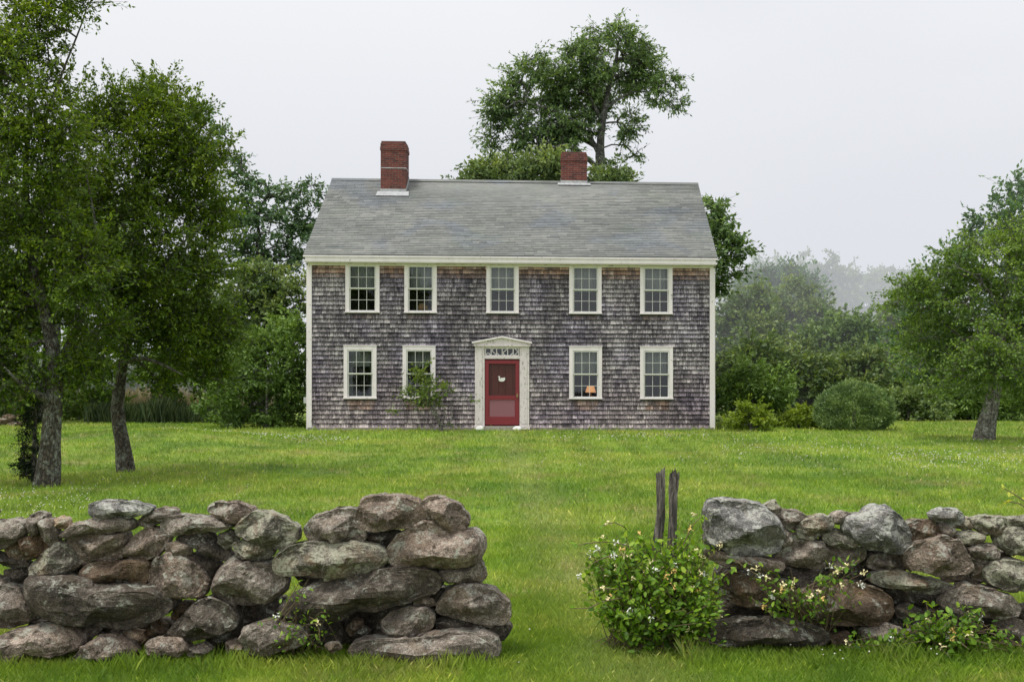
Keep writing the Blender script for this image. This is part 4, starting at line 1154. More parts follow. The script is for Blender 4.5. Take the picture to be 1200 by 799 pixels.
def window(a, b, c, d, kind, idx):
    cw = 0.115
    m = MB()
    zt = d
    m.box(a, a+cw, 36.945, 36.998, c+0.045, zt); m.box(b-cw, b, 36.945, 36.998, c+0.045, zt)
    m.box(a+cw+.001, b-cw-.001, 36.946, 36.998, zt-(0.055 if kind == 'up' else 0.125), zt-.001)
    if kind == 'low': m.box(a-.015, b+.015, 36.93, 36.996, zt+.001, zt+.024)
    # inner stop
    i0, i1 = a+cw+.0, b-cw-.0; zt2 = zt-(0.056 if kind == 'up' else 0.126)
    o = m.build('window', M['white'], house, 0.004)
    s = MB(); s.box(a-.012, b+.012, 36.915, 36.998, c, c+0.043); s.build('sill', M['white'], o, 0.004)
    zb = c+0.045; zm = (zb+zt2)/2
    fw = 0.035; mu = 0.013
    def sash(z0, z1, y):
        m = MB(); x0, x1 = i0+.004, i1-.004
        m.box(x0, x0+fw, y, y+.035, z0, z1); m.box(x1-fw, x1, y, y+.035, z0, z1)
        m.box(x0+fw, x1-fw, y+.001, y+.034, z1-fw, z1-.0005); m.box(x0+fw, x1-fw, y+.001, y+.034, z0+.0005, z0+fw)
        gx0, gx1, g0, g1 = x0+fw, x1-fw, z0+fw, z1-fw
        for k in (1, 2):
            xm = gx0+(gx1-gx0)*k/3; m.box(xm-mu/2, xm+mu/2, y+.006, y+.028, g0, g1)
        zc_ = (g0+g1)/2; m.box(gx0, gx1, y+.008, y+.026, zc_-mu/2, zc_+mu/2)
        m.build('sash', M['sash'], o)
        p = MB(); p.add([(gx0,y+.017,g0),(gx1,y+.017,g0),(gx1,y+.017,g1),(gx0,y+.017,g1)], [(0,1,2,3)])
        p.build('pane', M['glass'], o)
    sash(zm-.01, zt2, 36.957); sash(zb, zm+.008, 36.994+0.0)
    # curtains
    rng = np.random.default_rng(idx)
    def curtain(x0, x1, z0, z1, y):
        n = 40; V = []; Fc = []; ph = rng.uniform(0, 6)
        for k in range(n+1):
            x = x0+(x1-x0)*k/n; yy = y+0.022*math.sin(k*1.15+ph)+0.01*math.sin(k*2.7)
            V += [(x, yy, z0), (x, yy, z1)]
        Fc = [(2*k, 2*k+2, 2*k+3, 2*k+1) for k in range(n)]
        m = MB(); m.v = V; m.f = Fc; m.build('curtain', M['curtain'], o, smooth=True)
    if kind == 'up':
        curtain(i0-.02, i1+.02, zm+rng.uniform(-.05, .03), zt2+.03, 37.2)
    elif idx in (7, 8): curtain(i0-.02, i1+.02, zm-.02, zt2+.03, 37.2)
    else:
        curtain(i0-.02, i1+.02, zm+.22, zt2+.03, 37.26)
        curtain(i0-.02, i0+.12, zb, zt2+.03, 37.2)
        if idx == 5: curtain(i1-.12, i1+.02, zb, zt2+.03, 37.2)
for k, w in enumerate(wins): window(*w, k)

def door():
    a, b = wx(556), wx(621); zc_top = wz(406); 
    m = MB(); pw = 0.30
    x0i, x1i = wx(568), wx(609)
    m.box(a+.02, x0i, 36.93, 36.998, 0.13, zc_top); m.box(x1i, b-.02, 36.93, 36.998, 0.13, zc_top)
    m.box(a-.0, a+.31, 36.905, 36.929, 0.02, 0.13); m.box(b-.31, b, 36.905, 36.929, 0.02, 0.13)
    m.box(a+.09, x0i-.07, 36.915, 36.9295, 0.2, zc_top-.06); m.box(x1i+.07, b-.09, 36.915, 36.9295, 0.2, zc_top-.06)
    m.box(x0i+.001, x1i-.001, 36.931, 36.998, wz(420.5), wz(417)); m.box(x0i+.001, x1i-.001, 36.931, 36.998, wz(407.8), zc_top-.001)
    m.box(a-.02, b+.02, 36.86, 36.998, zc_top+.001, zc_top+.05)
    cx = (a+b)/2
    m.prism([(a-.02, zc_top+.052), (b+.02, zc_top+.052), (b+.02, zc_top+.10), (cx, wz(396)), (a-.02, zc_top+.10)], 36.90, 36.998)
    fr = m.build('door_surround', M['white_door'], house, 0.004)
    m = MB()   # raking mouldings of the pediment
    zt = wz(396)
    m.prism([(a-.07, zc_top+.085), (cx, zt+.0), (cx, zt+.055), (a-.07, zc_top+.135)], 36.83, 36.90); m.prism([(cx, zt), (b+.07, zc_top+.085), (b+.07, zc_top+.135), (cx, zt+.055)], 36.831, 36.90)
    m.build('moulding', M['white'], fr, 0.004)
    # transom light: row of small panes with scrolled glazing bars
    tw = MB(); t0, t1 = x0i+.03, x1i-.03; zb, zt_ = wz(416.6), wz(408.2)
    n = 6
    for k in range(n+1):
        x = t0+(t1-t0)*k/n; tw.box(x-.012, x+.012, 36.95, 36.985, zb, zt_)
    tw.box(t0, t1, 36.951, 36.984, zb-.012, zb+.012); tw.box(t0, t1, 36.951, 36.984, zt_-.012, zt_+.012)
    rng = random.Random(4)
    for k in range(n):
        xc = t0+(t1-t0)*(k+.5)/n; h = zt_-zb
        pts = [(xc+.06*math.sin(q*1.3+k), zb+h*q/4) for q in range(5)] if k % 2 else [(xc-.07+.035*q, zb+.03+.05*math.sin(q*0.9+k)) for q in range(5)]
        for (p, q), (r_, s_) in zip(pts[:-1], pts[1:]):
            dx, dz = r_-p, s_-q; L = math.hypot(dx, dz)+1e-6; nx, nz = -dz/L*.011, dx/L*.011
            tw.prism([(p-nx, q-nz), (p+nx, q+nz), (r_+nx, s_+nz), (r_-nx, s_-nz)][::-1], 36.96, 36.975)
    tr = tw.build('transom_window', M['white'], house)
    p = MB(); p.add([(t0,36.98,zb),(t1,36.98,zb),(t1,36.98,zt_),(t0,36.98,zt_)], [(0,1,2,3)]); p.build('pane', M['glass'], tr)
    # inner plank door
    m = MB(); npl = 5
    for k in range(npl):
        u0 = x0i+(x1i-x0i)*k/npl; u1 = x0i+(x1i-x0i)*(k+1)/npl; m.box(u0+.004, u1-.004, 37.02, 37.05, 0.14, wz(421.5))
    m.box(x0i, x1i, 37.052, 37.06, .13, wz(421.5))
    m.build('inner_door', M['darkred'], house, 0.003)
    # screen door
    m = MB(); zt3 = wz(422); z0 = 0.16; st = 0.115; xa, xb = x0i+.012, x1i-.012
    m.box(xa, xa+st, 36.95, 36.985, z0, zt3); m.box(xb-st, xb, 36.95, 36.985, z0, zt3)
    m.box(xa+st, xb-st, 36.951, 36.984, zt3-.115, zt3-.001); m.box(xa+st, xb-st, 36.951, 36.984, z0+.001, wz(488))
    m.box(xa+st, xb-st, 36.951, 36.984, wz(468), wz(463.5))
    m.box(xa+st, xa+st+.02, 36.955, 36.98, wz(488), wz(468)); m.box(xb-st-.02, xb-st, 36.955, 36.98, wz(488), wz(468))
    d = m.build('screen_door', M['red'], house, 0.004)
    for za, zb_, mt, nm in ((wz(463.5), zt3-.115, 'mesh_top', 'screen'), (wz(488), wz(468), 'mesh_low', 'screen')):
        p = MB(); p.add([(xa+st,36.97,za),(xb-st,36.97,za),(xb-st,36.97,zb_),(xa+st,36.97,zb_)], [(0,1,2,3)]); o = p.build(nm, M[mt], d)
        o['label'] = 'dark upper insect screen' if mt == 'mesh_top' else 'grey lower insect screen with its sheen painted in'
    m = MB(); m.box(xb-.08, xb-.04, 36.915, 36.949, wz(466), wz(461)); m.box(xb-.09, xb-.03, 36.905, 36.914, wz(464.6), wz(462.4)); m.build('handle', M['brass'], d, 0.002)
    # stone doorstep
    m = MB(); m.box(x0i-.03, x1i+.03, 36.72, 36.904, -0.05, 0.125); m.build('doorstep', M['sill_stone'], house, 0.012)
door()

# swan shaped wooden plaque on the door
def plaque():
    x, z = wx(588), wz(444); s = 0.0041
    body = [(-22,-10),(-16,-17),(-2,-20),(14,-18),(24,-10),(27,2),(24,9),(18,12),(12,7),(2,9),(-6,6),(-10,3),(-13,8),(-11,14),(-14,20),(-20,22),(-26,19),(-28,14),(-25,13),(-22,15),(-19,13),(-21,7),(-24,-1)]
    m = MB(); m.prism([(x+a*s, z+b*s) for a, b in body], 36.925, 36.945)
    o = m.build('door_plaque', M['white_rock'], None, 0.003, origin=(x, 36.935, z))
    tag(o, 'white cut-out swan plaque hung on the red screen door', 'plaque')
plaque()

def small_rock(px, label, seed):
    rng = np.random.default_rng(seed); v, f = ico(3); x = wx(px)
    pos = v.copy()
    for i in range(len(pos)): pos[i] *= 1+0.25*mn.noise(Vector(pos[i])*1.6+Vector((seed, 0, 0)))
    pos = pos*np.array([0.14, 0.11, 0.085])+np.array([x, 36.62, 0.06])
    tag(mesh_obj('white_stone', pos, f, M['white_rock'], None, (x, 36.62, 0.0), True), label, 'stone', 'white stones either side of the doorstep')
small_rock(563, 'small whitewashed stone at the left foot of the door surround', 3)
small_rock(607, 'small whitewashed stone at the right foot of the door surround', 5)

def lamp():
    x, zb = wx(692.5), wz(463.2); t = thing('table_lamp', (x, 37.3, zb), 'lit table lamp with an orange shade standing behind a lower window', 'lamp')
    def lathe(prof, sides=20):
        V = []; Fc = []
        for r, z in prof:
            for k in range(sides): a = 2*math.pi*k/sides; V.append((x+r*math.cos(a), 37.32+r*math.sin(a), z))
        for i in range(len(prof)-1):
            for k in range(sides): k2 = (k+1) % sides; Fc.append((i*sides+k, i*sides+k2, (i+1)*sides+k2, (i+1)*sides+k))
        return V, Fc
    V, Fc = lathe([(0.165, zb+.09), (0.163, zb+.10), (0.11, zb+.28), (0.105, zb+.29)]); mesh_obj('lamp_shade', V, Fc, M['lampshade'], t, None, True)
    V, Fc = lathe([(0.07, zb-.12), (0.07, zb-.1), (0.02, zb-.08), (0.05, zb-.02), (0.02, zb+.05), (0.012, zb+.12)]); mesh_obj('lamp_base', V, Fc, M['brass'], t, None, True)
    m = MB(); m.box(x-.45, x+.45, 37.16, 37.75, zb-.15, zb-.121); 
    for sx in (-.4, .38):
        for sy in (37.18, 37.7): m.box(x+sx, x+sx+.03, sy, sy+.03, 0.02, zb-.151)
    tag(m.build('side_table', M['bark'], None, origin=(x, 37.4, 0)), 'dark side table under the lit lamp behind the window', 'table')
    # box in the upper window
    xx, z2 = wx(494), wz(362.6)
    m = MB(); m.box(xx-.13, xx+.16, 37.16, 37.3, z2-.02, z2+.11); m.box(xx-.1, xx+.1, 37.17, 37.29, z2+.111, z2+.18)
    tag(m.build('cardboard_box', M['cardboard'], None, 0.003, origin=(xx, 37.23, z2)), 'brown cardboard box showing inside an upper window', 'box')
lamp()
m = MB(); m.box(-7.60, -7.475, 37.06, 37.16, wz(473), wz(466)); mt_ = m.build('utility_box', M['metal'], house, 0.01)  # small metal utility box beside the left corner board, unlit

# ------------------------------------------------------------------ trees and shrubs
make_tree('apple_tree', 'big leafy tree with a thick flaking trunk at the far left of the lawn', 'tree', 17.7,
    [(52,572),(59,520),(62,470),(64,432),(60,400),(48,350),(35,290),(30,200),(38,110)],
    [(0,60,38),(35,45,22),(60,25,18),(92,12,16),(20,130,42),(62,105,24),(72,170,26),(30,210,45),(-30,180,55),(10,290,55),(60,270,42),(-20,380,55),(40,350,40),(100,320,38),(15,430,32),(110,385,32),(-50,90,50),(90,430,24),(-30,450,38),(25,0,25),(20,-40,30),(75,-10,14),(100,-15,16),(60,60,20)],
    M['leaf_apple'], M['bark'], leaves=95000, leaf=0.064, natt=900, seed=11, shoots=70, shootlen=0.95, trunk_r=0.145, csz=0.25, tipr=0.0055,
    limbs=[[(64,432),(88,390,.5),(106,335,.9),(112,270,1.0),(100,200,1.0)],[(50,360),(10,320,.4),(-20,260,.5),(-40,180,.3)],[(62,470),(30,455,-.5),(5,430,-.9)],[(38,220),(60,120),(95,30),(104,0)]])
make_tree('apple_tree', 'leafy tree with a straight grey trunk standing nearer the house', 'tree', 20.45,
    [(149,553),(144,520),(138,480),(142,440),(150,390),(158,320),(168,240),(178,160)],
    [(150,125,28),(185,112,22),(175,150,36),(120,150,28),(215,160,28),(238,190,24),(200,220,46),(140,220,46),(246,250,28),(110,280,38),(180,300,46),(232,315,36),(150,370,38),(210,385,38),(250,385,30),(112,420,24),(190,435,22),(245,435,20),(90,230,30),(130,320,40)],
    M['leaf_apple'], M['bark_pale'] if False else M['bark'], leaves=92000, leaf=0.068, natt=900, seed=12, shoots=60, shootlen=0.45, trunk_r=0.128, csz=0.26, tipr=0.0055,
    limbs=[[(142,430),(170,420,-.6),(200,432,-1.0),(215,440,-1.2)],[(146,410),(120,370,.5),(100,320,.7)],[(155,350),(200,300,-.5),(240,260,-.7)],[(160,300),(130,230,.4),(118,170,.5)]])
make_tree('juniper', 'dark narrow juniper growing against the thick left trunk', 'shrub', 18.3,
    [(40,572),(40,540),(41,500),(42,460)], [(40,555,11,0),(37,535,14,0),(36,515,14,0),(38,495,13,0),(42,475,11,0),(44,458,9,0),(30,545,9,0)],
    M['leaf_juniper'], M['bark'], leaves=9000, leaf=0.045, natt=140, seed=14, trunk_r=0.04, bushy=True, csz=0.07, asp=0.25, twigs=False)
make_tree('apple_tree', 'leaning pale trunked tree at the far right of the lawn', 'tree', 30.8,
    [(1153,518),(1158,490),(1166,455),(1172,420),(1176,370),(1182,300)],
    [(1068,345,20),(1095,345,26),(1110,312,18),(1140,305,26),(1172,290,24),(1205,280,28),(1240,290,48),(1190,330,46),(1140,360,40),(1090,390,32),(1130,420,34),(1180,410,40),(1235,370,50),(1100,440,18),(1150,448,18),(1205,445,30),(1245,430,40),(1070,425,14),(1150,425,26,-1.8),(1185,430,26,-2),(1120,440,16,-1.5),(1165,400,26,-2)],
    M['leaf_right'], M['bark_pale'], leaves=66000, leaf=0.09, natt=800, shoots=35, shootlen=0.65, seed=15, trunk_r=0.215, csz=0.38, tipr=0.008, flat=0.6, squash=0.55,
    limbs=[[(1172,420),(1200,390,.5),(1230,350,1)],[(1176,370),(1150,330,-.5),(1115,310,-1)]])
# tall tree behind the roof
make_tree('tall_tree', 'tall spreading tree rising behind the roof ridge between the chimneys', 'tree', 53,
    [(706,480),(704,300),(704,200),(703,175),(706,145),(712,110),(722,70),(725,50)],
    [(578,165,11),(590,140,17),(585,125,14),(608,112,17),(600,98,12),(622,80,16),(640,122,20),(650,90,20),(672,72,18),(665,108,24),(684,58,12),(704,48,18),(726,42,17),(745,62,18),(735,88,24),(762,78,15),(780,100,14),(790,120,10),(765,108,14),(700,90,22),(700,120,22),(735,145,14),(728,165,10),(740,182,8),(620,150,18),(650,150,22),(612,172,14),(640,180,18),(600,188,10),(680,150,20),(665,180,16)],
    M['leaf_locust'], M['bark_far'], leaves=40000, leaf=0.19, natt=720, seed=16, trunk_r=0.25, csz=0.38, tipr=0.018, asp=0.36, flat=0.4, squash=0.7, hollow=0.4, droop=0.5,
    limbs=[[(704,190),(685,152),(655,132,-.5),(615,120,-1)],[(703,175),(675,160,1),(640,152,1),(600,165,1)],[(708,130),(740,108),(775,110)],[(706,150),(690,110),(672,80)],[(704,200),(665,170,-1),(630,180,-1)]])
make_tree('round_tree', 'low dark tree showing above the ridge left of the right chimney', 'tree', 48,
    [(610,490),(608,300),(608,230),(606,210)], [(545,212,10),(562,204,14),(585,203,16),(608,200,18),(632,198,16),(650,192,14),(600,215,22),(640,212,20),(565,218,16)],
    M['leaf_mid'], M['bark_far'], leaves=15000, leaf=0.17, natt=200, seed=17, trunk_r=0.2, csz=0.35, tipr=0.01)
make_tree('round_tree', 'low dark tree just showing above the ridge right of the right chimney', 'tree', 48,
    [(718,490),(717,300),(716,220)], [(700,212,12),(716,206,14),(732,212,10),(720,220,18)],
    M['leaf_mid'], M['bark_far'], leaves=5000, leaf=0.17, natt=90, seed=18, trunk_r=0.15, csz=0.3, tipr=0.01)
make_tree('tall_tree', 'tree with hanging limbs showing past the right gable of the house', 'tree', 48,
    [(800,490),(798,380),(800,300),(806,270)], [(832,243,12),(840,262,12),(848,282,14),(866,296,12),(870,316,9),(850,318,12),(842,300,12),(815,270,20),(810,300,28),(838,330,12)],
    M['leaf_locust'], M['bark_far'], leaves=11000, leaf=0.2, natt=190, seed=19, trunk_r=0.25, csz=0.38, tipr=0.014, squash=0.5)

G1 = 'trees of the misty wood right of the house'
spec = [
 (62, [(862,372,26),(885,352,22),(858,410,34),(893,398,30),(870,440,30)], 'rounded green tree of the wood nearest the right gable', 'leaf_mid'),
 (66, [(928,352,26),(910,372,24),(950,375,26),(928,400,30),(935,430,28)], 'tall green tree of the wood behind the clipped round shrub and left of it', 'leaf_mid'),
 (58, [(985,392,24),(1002,415,26),(965,412,28),(1010,388,18),(985,440,30),(960,440,24)], 'fresh green tree of the wood directly above the round shrub', 'leaf_locust'),
 (64, [(1038,395,24),(1032,430,28),(1058,372,20),(1055,420,28),(1020,450,24)], 'dim green tree of the wood between the round shrub and the leaning tree', 'leaf_mid'),
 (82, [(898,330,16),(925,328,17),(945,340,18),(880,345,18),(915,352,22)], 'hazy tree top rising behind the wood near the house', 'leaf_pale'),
 (55, [(868,430,26),(895,418,24),(850,445,24),(885,455,28),(910,450,20)], 'lower tree of the wood just behind the dark corner shrub', 'leaf_mid'),
 (56, [(935,425,28),(958,440,26),(920,450,24),(945,465,24),(970,455,20)], 'lower tree of the wood left of the round shrub', 'leaf_mid'),
 (55, [(1010,430,26),(990,445,24),(1030,448,24),(1012,465,24),(1045,460,20)], 'lower tree of the wood just behind the round shrub', 'leaf_mid'),
 (58, [(1085,420,30),(1065,440,26),(1110,445,28),(1090,465,26),(1060,470,18)], 'lower tree of the wood under the left boughs of the leaning tree', 'leaf_mid'),
 (59, [(1160,420,34),(1200,430,34),(1140,450,28),(1190,462,28),(1235,440,34)], 'lower tree of the wood behind the leaning trunk', 'leaf_mid'),
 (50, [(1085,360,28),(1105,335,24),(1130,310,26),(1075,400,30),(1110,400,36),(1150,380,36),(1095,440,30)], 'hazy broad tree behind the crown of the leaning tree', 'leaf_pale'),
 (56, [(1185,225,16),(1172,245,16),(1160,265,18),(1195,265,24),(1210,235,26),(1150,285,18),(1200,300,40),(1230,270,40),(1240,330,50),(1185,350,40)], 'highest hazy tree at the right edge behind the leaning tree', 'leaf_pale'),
]
for k, (Y, bl, lb, mt) in enumerate(spec):
    cx = np.mean([b[0] for b in bl]); gy = HY+F*CAMZ/Y; top = min(b[1] for b in bl)
    make_tree('broadleaf_tree', lb, 'tree', Y, [(cx,gy),(cx+2,gy*.7+top*.3),(cx,gy*.5+top*.5),(cx,gy*.35+top*.65)], bl, M[mt], M['bark_far'], leaves=15000 if Y < 80 else 8000, leaf=0.0040*Y, natt=230, seed=40+k, trunk_r=0.22, csz=0.0075*Y, tipr=0.01, group=G1)
G2 = 'far trees fading into the mist'
for k, (x, y, lb) in enumerate([(882,314,'mist-faded far tree just clear of the right gable'), (908,308,'mist-faded far tree second from the right gable'), (942,302,'tallest mist-faded far tree'), (974,309,'mist-faded far tree right of the tallest one'),
                            (1005,320,'lower mist-faded far tree before the ridge dips'), (1036,322,'mist-faded far tree half hidden by the leaning tree'), (1068,320,'mist-faded far tree behind the leaning tree crown')]):
    Y = 140+8*(k % 3); gy = HY+F*CAMZ/Y-20
    make_tree('far_tree', lb, 'tree', Y, [(x,gy),(x,y+70),(x+1,y+30)], [(x,y+6,14),(x-13,y+17,14),(x+14,y+15,14),(x-4,y+34,22),(x+18,y+36,19),(x-20,y+38,19),(x,y+62,26),(x-20,y+70,22),(x+20,y+70,22),(x-8,y+95,24),(x+12,y+98,24)], M['leaf_mid'], M['bark_far'],
        leaves=16000, leaf=0.48, natt=240, seed=60+k, trunk_r=0.3, csz=0.8, tipr=0.02, group=G2, twigs=False)

G3 = 'trees behind the lawn on the left'
spec = [
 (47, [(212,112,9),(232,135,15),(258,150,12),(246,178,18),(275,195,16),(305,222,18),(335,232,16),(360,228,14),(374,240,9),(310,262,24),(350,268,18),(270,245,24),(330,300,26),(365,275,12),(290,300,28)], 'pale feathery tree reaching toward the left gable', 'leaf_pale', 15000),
 (43, [(300,350,30),(338,352,22),(320,390,28),(260,360,32),(350,330,14),(270,405,30),(305,320,22)], 'green tree close behind the bush at the left gable', 'leaf_mid', 16000),
 (45, [(210,350,40),(170,390,40),(225,410,34),(160,330,40),(190,440,26),(235,440,22)], 'bright green tree seen between and behind the two lawn trees', 'leaf_apple2', 18000),
 (44, [(20,400,42),(70,380,42),(110,410,40),(30,340,42),(90,330,40),(-30,380,50),(0,440,30),(60,450,26),(120,450,26)], 'dark green tree behind the thick left trunk', 'leaf_apple2', 20000),
 (49, [(40,260,50),(100,250,45),(150,270,40),(-20,250,60),(60,320,50)], 'high tree filling the space behind the left crown', 'leaf_mid', 14000),
 (68, [(60,440,30),(100,435,30),(140,445,26),(20,445,28),(-20,445,28),(90,460,20)], 'distant tree closing the view behind the thick left trunk', 'leaf_mid', 9000),
 (68, [(180,440,28),(220,438,28),(260,440,28),(200,455,20),(240,457,18),(160,455,18)], 'distant tree beyond the straw coloured field', 'leaf_mid', 9000),
]
for k, (Y, bl, lb, mt, nl) in enumerate(spec):
    cx = np.mean([b[0] for b in bl]); gy = HY+F*CAMZ/Y; top = min(b[1] for b in bl)
    make_tree('broadleaf_tree', lb, 'tree', Y, [(cx,gy),(cx-3,gy*.75+top*.25),(cx+2,gy*.6+top*.4),(cx,gy*.45+top*.55)], bl, M[mt], M['bark_far'], leaves=nl, leaf=0.0040*Y if k else 0.16, natt=280, seed=80+k, trunk_r=0.22, csz=0.0075*Y, tipr=0.011, group=G3, squash=0.6)

def bush(name, label, Y, blobs, mat, leaves, leaf, seed, cat='bush', csz=None, natt=None, group=None, hollow=0.35, **kw):
    cx = np.mean([b[0] for b in blobs]); gy = HY+F*CAMZ/Y; top = min(b[1]-b[2]*0.3 for b in blobs)
    return make_tree(name, label, cat, Y, [(cx,gy),(cx,(gy*2+top)/3),(cx,(gy+top)/2)], blobs, M[mat], M['bark_far'], leaves=leaves, leaf=leaf, natt=natt or max(60, leaves//70), seed=seed,
              trunk_r=0.04, bushy=True, csz=csz or 0.0065*Y, tipr=0.006, twigs=False, group=group, hollow=hollow, **kw)
bush('thicket', 'large dark bush against the left gable of the house', 38.6, [(322,400,28),(345,385,16),(290,428,30),(335,440,26),(268,455,26),(310,470,30),(343,478,18),(275,488,20),(250,478,14),(350,410,12),(345,450,16),(320,495,14)], 'leaf_bush', 26000, 0.13, 101)
bush('undergrowth', 'dark undergrowth behind the lawn between the two left trunks', 46, [(100,470,22),(128,470,20),(80,480,18),(60,475,18)], 'leaf_bush', 6000, 0.16, 102)
bush('undergrowth', 'dark undergrowth at the far left edge beyond the lawn', 47, [(0,455,26),(-30,470,30),(30,460,20),(10,475,16)], 'leaf_mid', 6000, 0.16, 103)
bush('hedge_shrub', 'dark shrub against the right corner of the house', 39.5, [(850,455,14),(868,450,20),(895,450,18),(912,462,12),(848,475,14),(870,470,20),(900,472,16),(880,432,12),(915,440,10)], 'leaf_bush', 12000, 0.12, 104)
bush('lime_shrub', 'bright yellow-green shrub right of the house corner', 36.3, [(866,492,10),(880,490,14),(893,493,10),(875,480,8),(888,480,7),(858,497,7),(900,499,5)], 'leaf_lime', 7000, 0.085, 105, csz=0.13)
bush('low_shrub', 'low light green shrub between the bright shrub and the round one', 38.5, [(925,492,9),(940,488,11),(955,492,8),(932,484,6),(915,496,6),(948,480,6)], 'leaf_lime', 5000, 0.085, 106, csz=0.13)
bush('undergrowth', 'shaded bush under the left side of the leaning tree', 45, [(1055,478,14),(1075,474,16),(1090,480,14),(1062,465,10),(1042,484,7)], 'leaf_mid', 7000, 0.15, 108)
bush('undergrowth', 'shaded bush behind the leaning trunk', 46, [(1125,474,18),(1145,478,16),(1108,484,10),(1165,478,16),(1132,462,12)], 'leaf_bush', 9000, 0.15, 109)
bush('undergrowth', 'shaded bush at the right edge beyond the lawn', 45, [(1190,470,24),(1215,465,26),(1240,470,26),(1180,485,12),(1205,440,20)], 'leaf_bush', 9000, 0.15, 110)
def round_shrub():
    Y = 37.2; s = Y/F; rng = np.random.default_rng(33); n = 30000
    c = P(1001, 482, Y); c[2] = 0.58; R = np.array([44*s*0.98, 42*s, 0.86])
    root = thing('round_shrub', (c[0], Y, 0), 'clipped round dense green shrub on the lawn edge', 'bush')
    d = rng.normal(size=(n, 3)); d /= np.linalg.norm(d, axis=1)[:, None]
    lump = np.array([1+0.13*mn.noise(Vector(k)*2.2)+0.09*mn.noise(Vector(k)*5.5) for k in d])
    rad = rng.uniform(0.8, 1.0, n)**0.5*lump+rng.exponential(0.022, n)
    p = c+d*R*rad[:, None]; keep = p[:, 2] > 0.02; p, d, lump = p[keep], d[keep], lump[keep]
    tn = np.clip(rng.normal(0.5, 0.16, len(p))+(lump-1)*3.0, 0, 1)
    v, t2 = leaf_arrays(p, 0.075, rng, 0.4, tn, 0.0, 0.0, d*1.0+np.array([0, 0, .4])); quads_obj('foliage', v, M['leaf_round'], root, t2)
    V, Fc = tube_arrays([(c[0], Y, -.02), (c[0], Y, .5), (c[0]+.05, Y, .9)], [0.06, .05, .02], 8); mesh_obj('stems', V, Fc, M['bark'], root)
round_shrub()

make_tree('young_tree', 'small thin multi-stemmed tree in front of the lower window left of the door', 'tree', 36.2,
    [(518,503),(514,492),(506,474),(503,462),(500,448)],
    [(490,440,9),(500,428,6),(485,455,9),(500,455,12),(515,455,9),(480,465,6),(497,468,9),(526,455,6),(533,462,4),(549,468,6),(467,480,3),(510,468,7),(495,445,8),(529,497,2.5)],
    M['leaf_small'], M['bark_pale'], leaves=2300, leaf=0.085, natt=90, seed=31, trunk_r=0.045, csz=0.13, tipr=0.005,
    limbs=[[(518,500),(522,485),(518,470),(520,458)],[(518,500),(530,490),(528,470),(530,460)],[(512,488),(498,472),(488,458)]])

# meadow grass past the lawn on the left
def reeds(name, label, x0, x1, y0, y1, n, h, w, mat, seed, cat='grass'):
    rng = np.random.default_rng(seed); x = rng.uniform(x0, x1, n); y = rng.uniform(y0, y1, n); z = gz(x, y)
    hh = h*rng.uniform(0.6, 1.2, n)*(1+0.3*np.sin(x*1.9)*np.sin(x*0.7+2)+0.2*np.sin(x*5.3)); a = rng.uniform(0, 6.28, n); l = hh*rng.uniform(0, .4, n); b = rng.uniform(0, 6.28, n); ww = w*rng.uniform(.6, 1.2, n)
    v = np.empty((n, 4, 3))
    v[:, 0] = np.stack([x-np.cos(a)*ww, y-np.sin(a)*ww, z], 1); v[:, 1] = np.stack([x+np.cos(a)*ww, y+np.sin(a)*ww, z], 1)
    v[:, 2] = np.stack([x+np.cos(b)*l*.4+np.cos(a)*ww*.7, y+np.sin(b)*l*.4+np.sin(a)*ww*.7, z+hh*.6], 1); v[:, 3] = np.stack([x+np.cos(b)*l, y+np.sin(b)*l, z+hh], 1)
    o = quads_obj(name, v.reshape(-1, 3), M[mat], None, np.repeat(np.clip(rng.normal(0.35, 0.2, n), 0, 1), 4)); tag(o, label, cat, kind='stuff')
reeds('tall_grass', 'tall dark meadow grass at the far edge of the lawn', -16.5, -9.5, 42.5, 44.5, 9000, 0.62, 0.012, 'reed', 1)
reeds('straw_field', 'pale straw coloured field beyond the tall grass', -26, -13.0, 49, 62, 22000, 0.8, 0.03, 'straw', 2)

def far_wall():
    root = thing('stone_wall', (-18.5, 41.5, 0), 'low brown stone wall at the far left edge beyond the lawn', 'stone wall')
    k = 200
    Y = 40.5
    for (x, y, rx, ry) in ((-15,500,16,10),(4,497,13,9),(18,500,9,7),(-2,508,12,5),(15,509,10,4),(-30,505,14,9),(10,490,8,5)):
        k += 1; a = [ (x+rx*math.cos(t), y+ry*math.sin(t)) for t in np.linspace(0, 2*math.pi, 9)[:-1]]
        stone(a, Y, 0.4, k, 'rk_brown', root)
far_wall()

# twig with fresh leaves reaching in at the right edge
def spray():
    rng = np.random.default_rng(77); Y = 7.3
    root = thing('sapling', (2.98, Y, 0.0), 'thin sapling with small yellow-green leaves at the right edge above the wall', 'plant')
    V = []; Fc = []; LC = []
    for pts in ([(1215,768),(1214,640),(1206,595),(1190,580),(1172,570)], [(1206,600),(1195,590),(1178,588)], [(1214,650),(1222,600),(1215,560)]):
        p, r = spline([P(a, b, Y) for a, b in pts], [0.004]*(len(pts)-1)+[0.001], 0.02)
        vs, fs = tube_arrays(p, r, 5, 0, 0, False); b = len(V); V += vs; Fc += [tuple(q+b for q in f) for f in fs]
        LC.append(p[len(p)*2//3::1])
    LC = np.concatenate(LC); v, t = leaf_arrays(LC, 0.042, rng, 0.5, np.full(len(LC), 1.0)); mesh_obj('stems', V, Fc, M['twig'], root); quads_obj('foliage', v, leaf_mat('young yellow leaves', (0.25, 0.30, 0.03), (0.5, 0.55, 0.06), (0.62, 0.66, 0.10)), root, t)
spray()

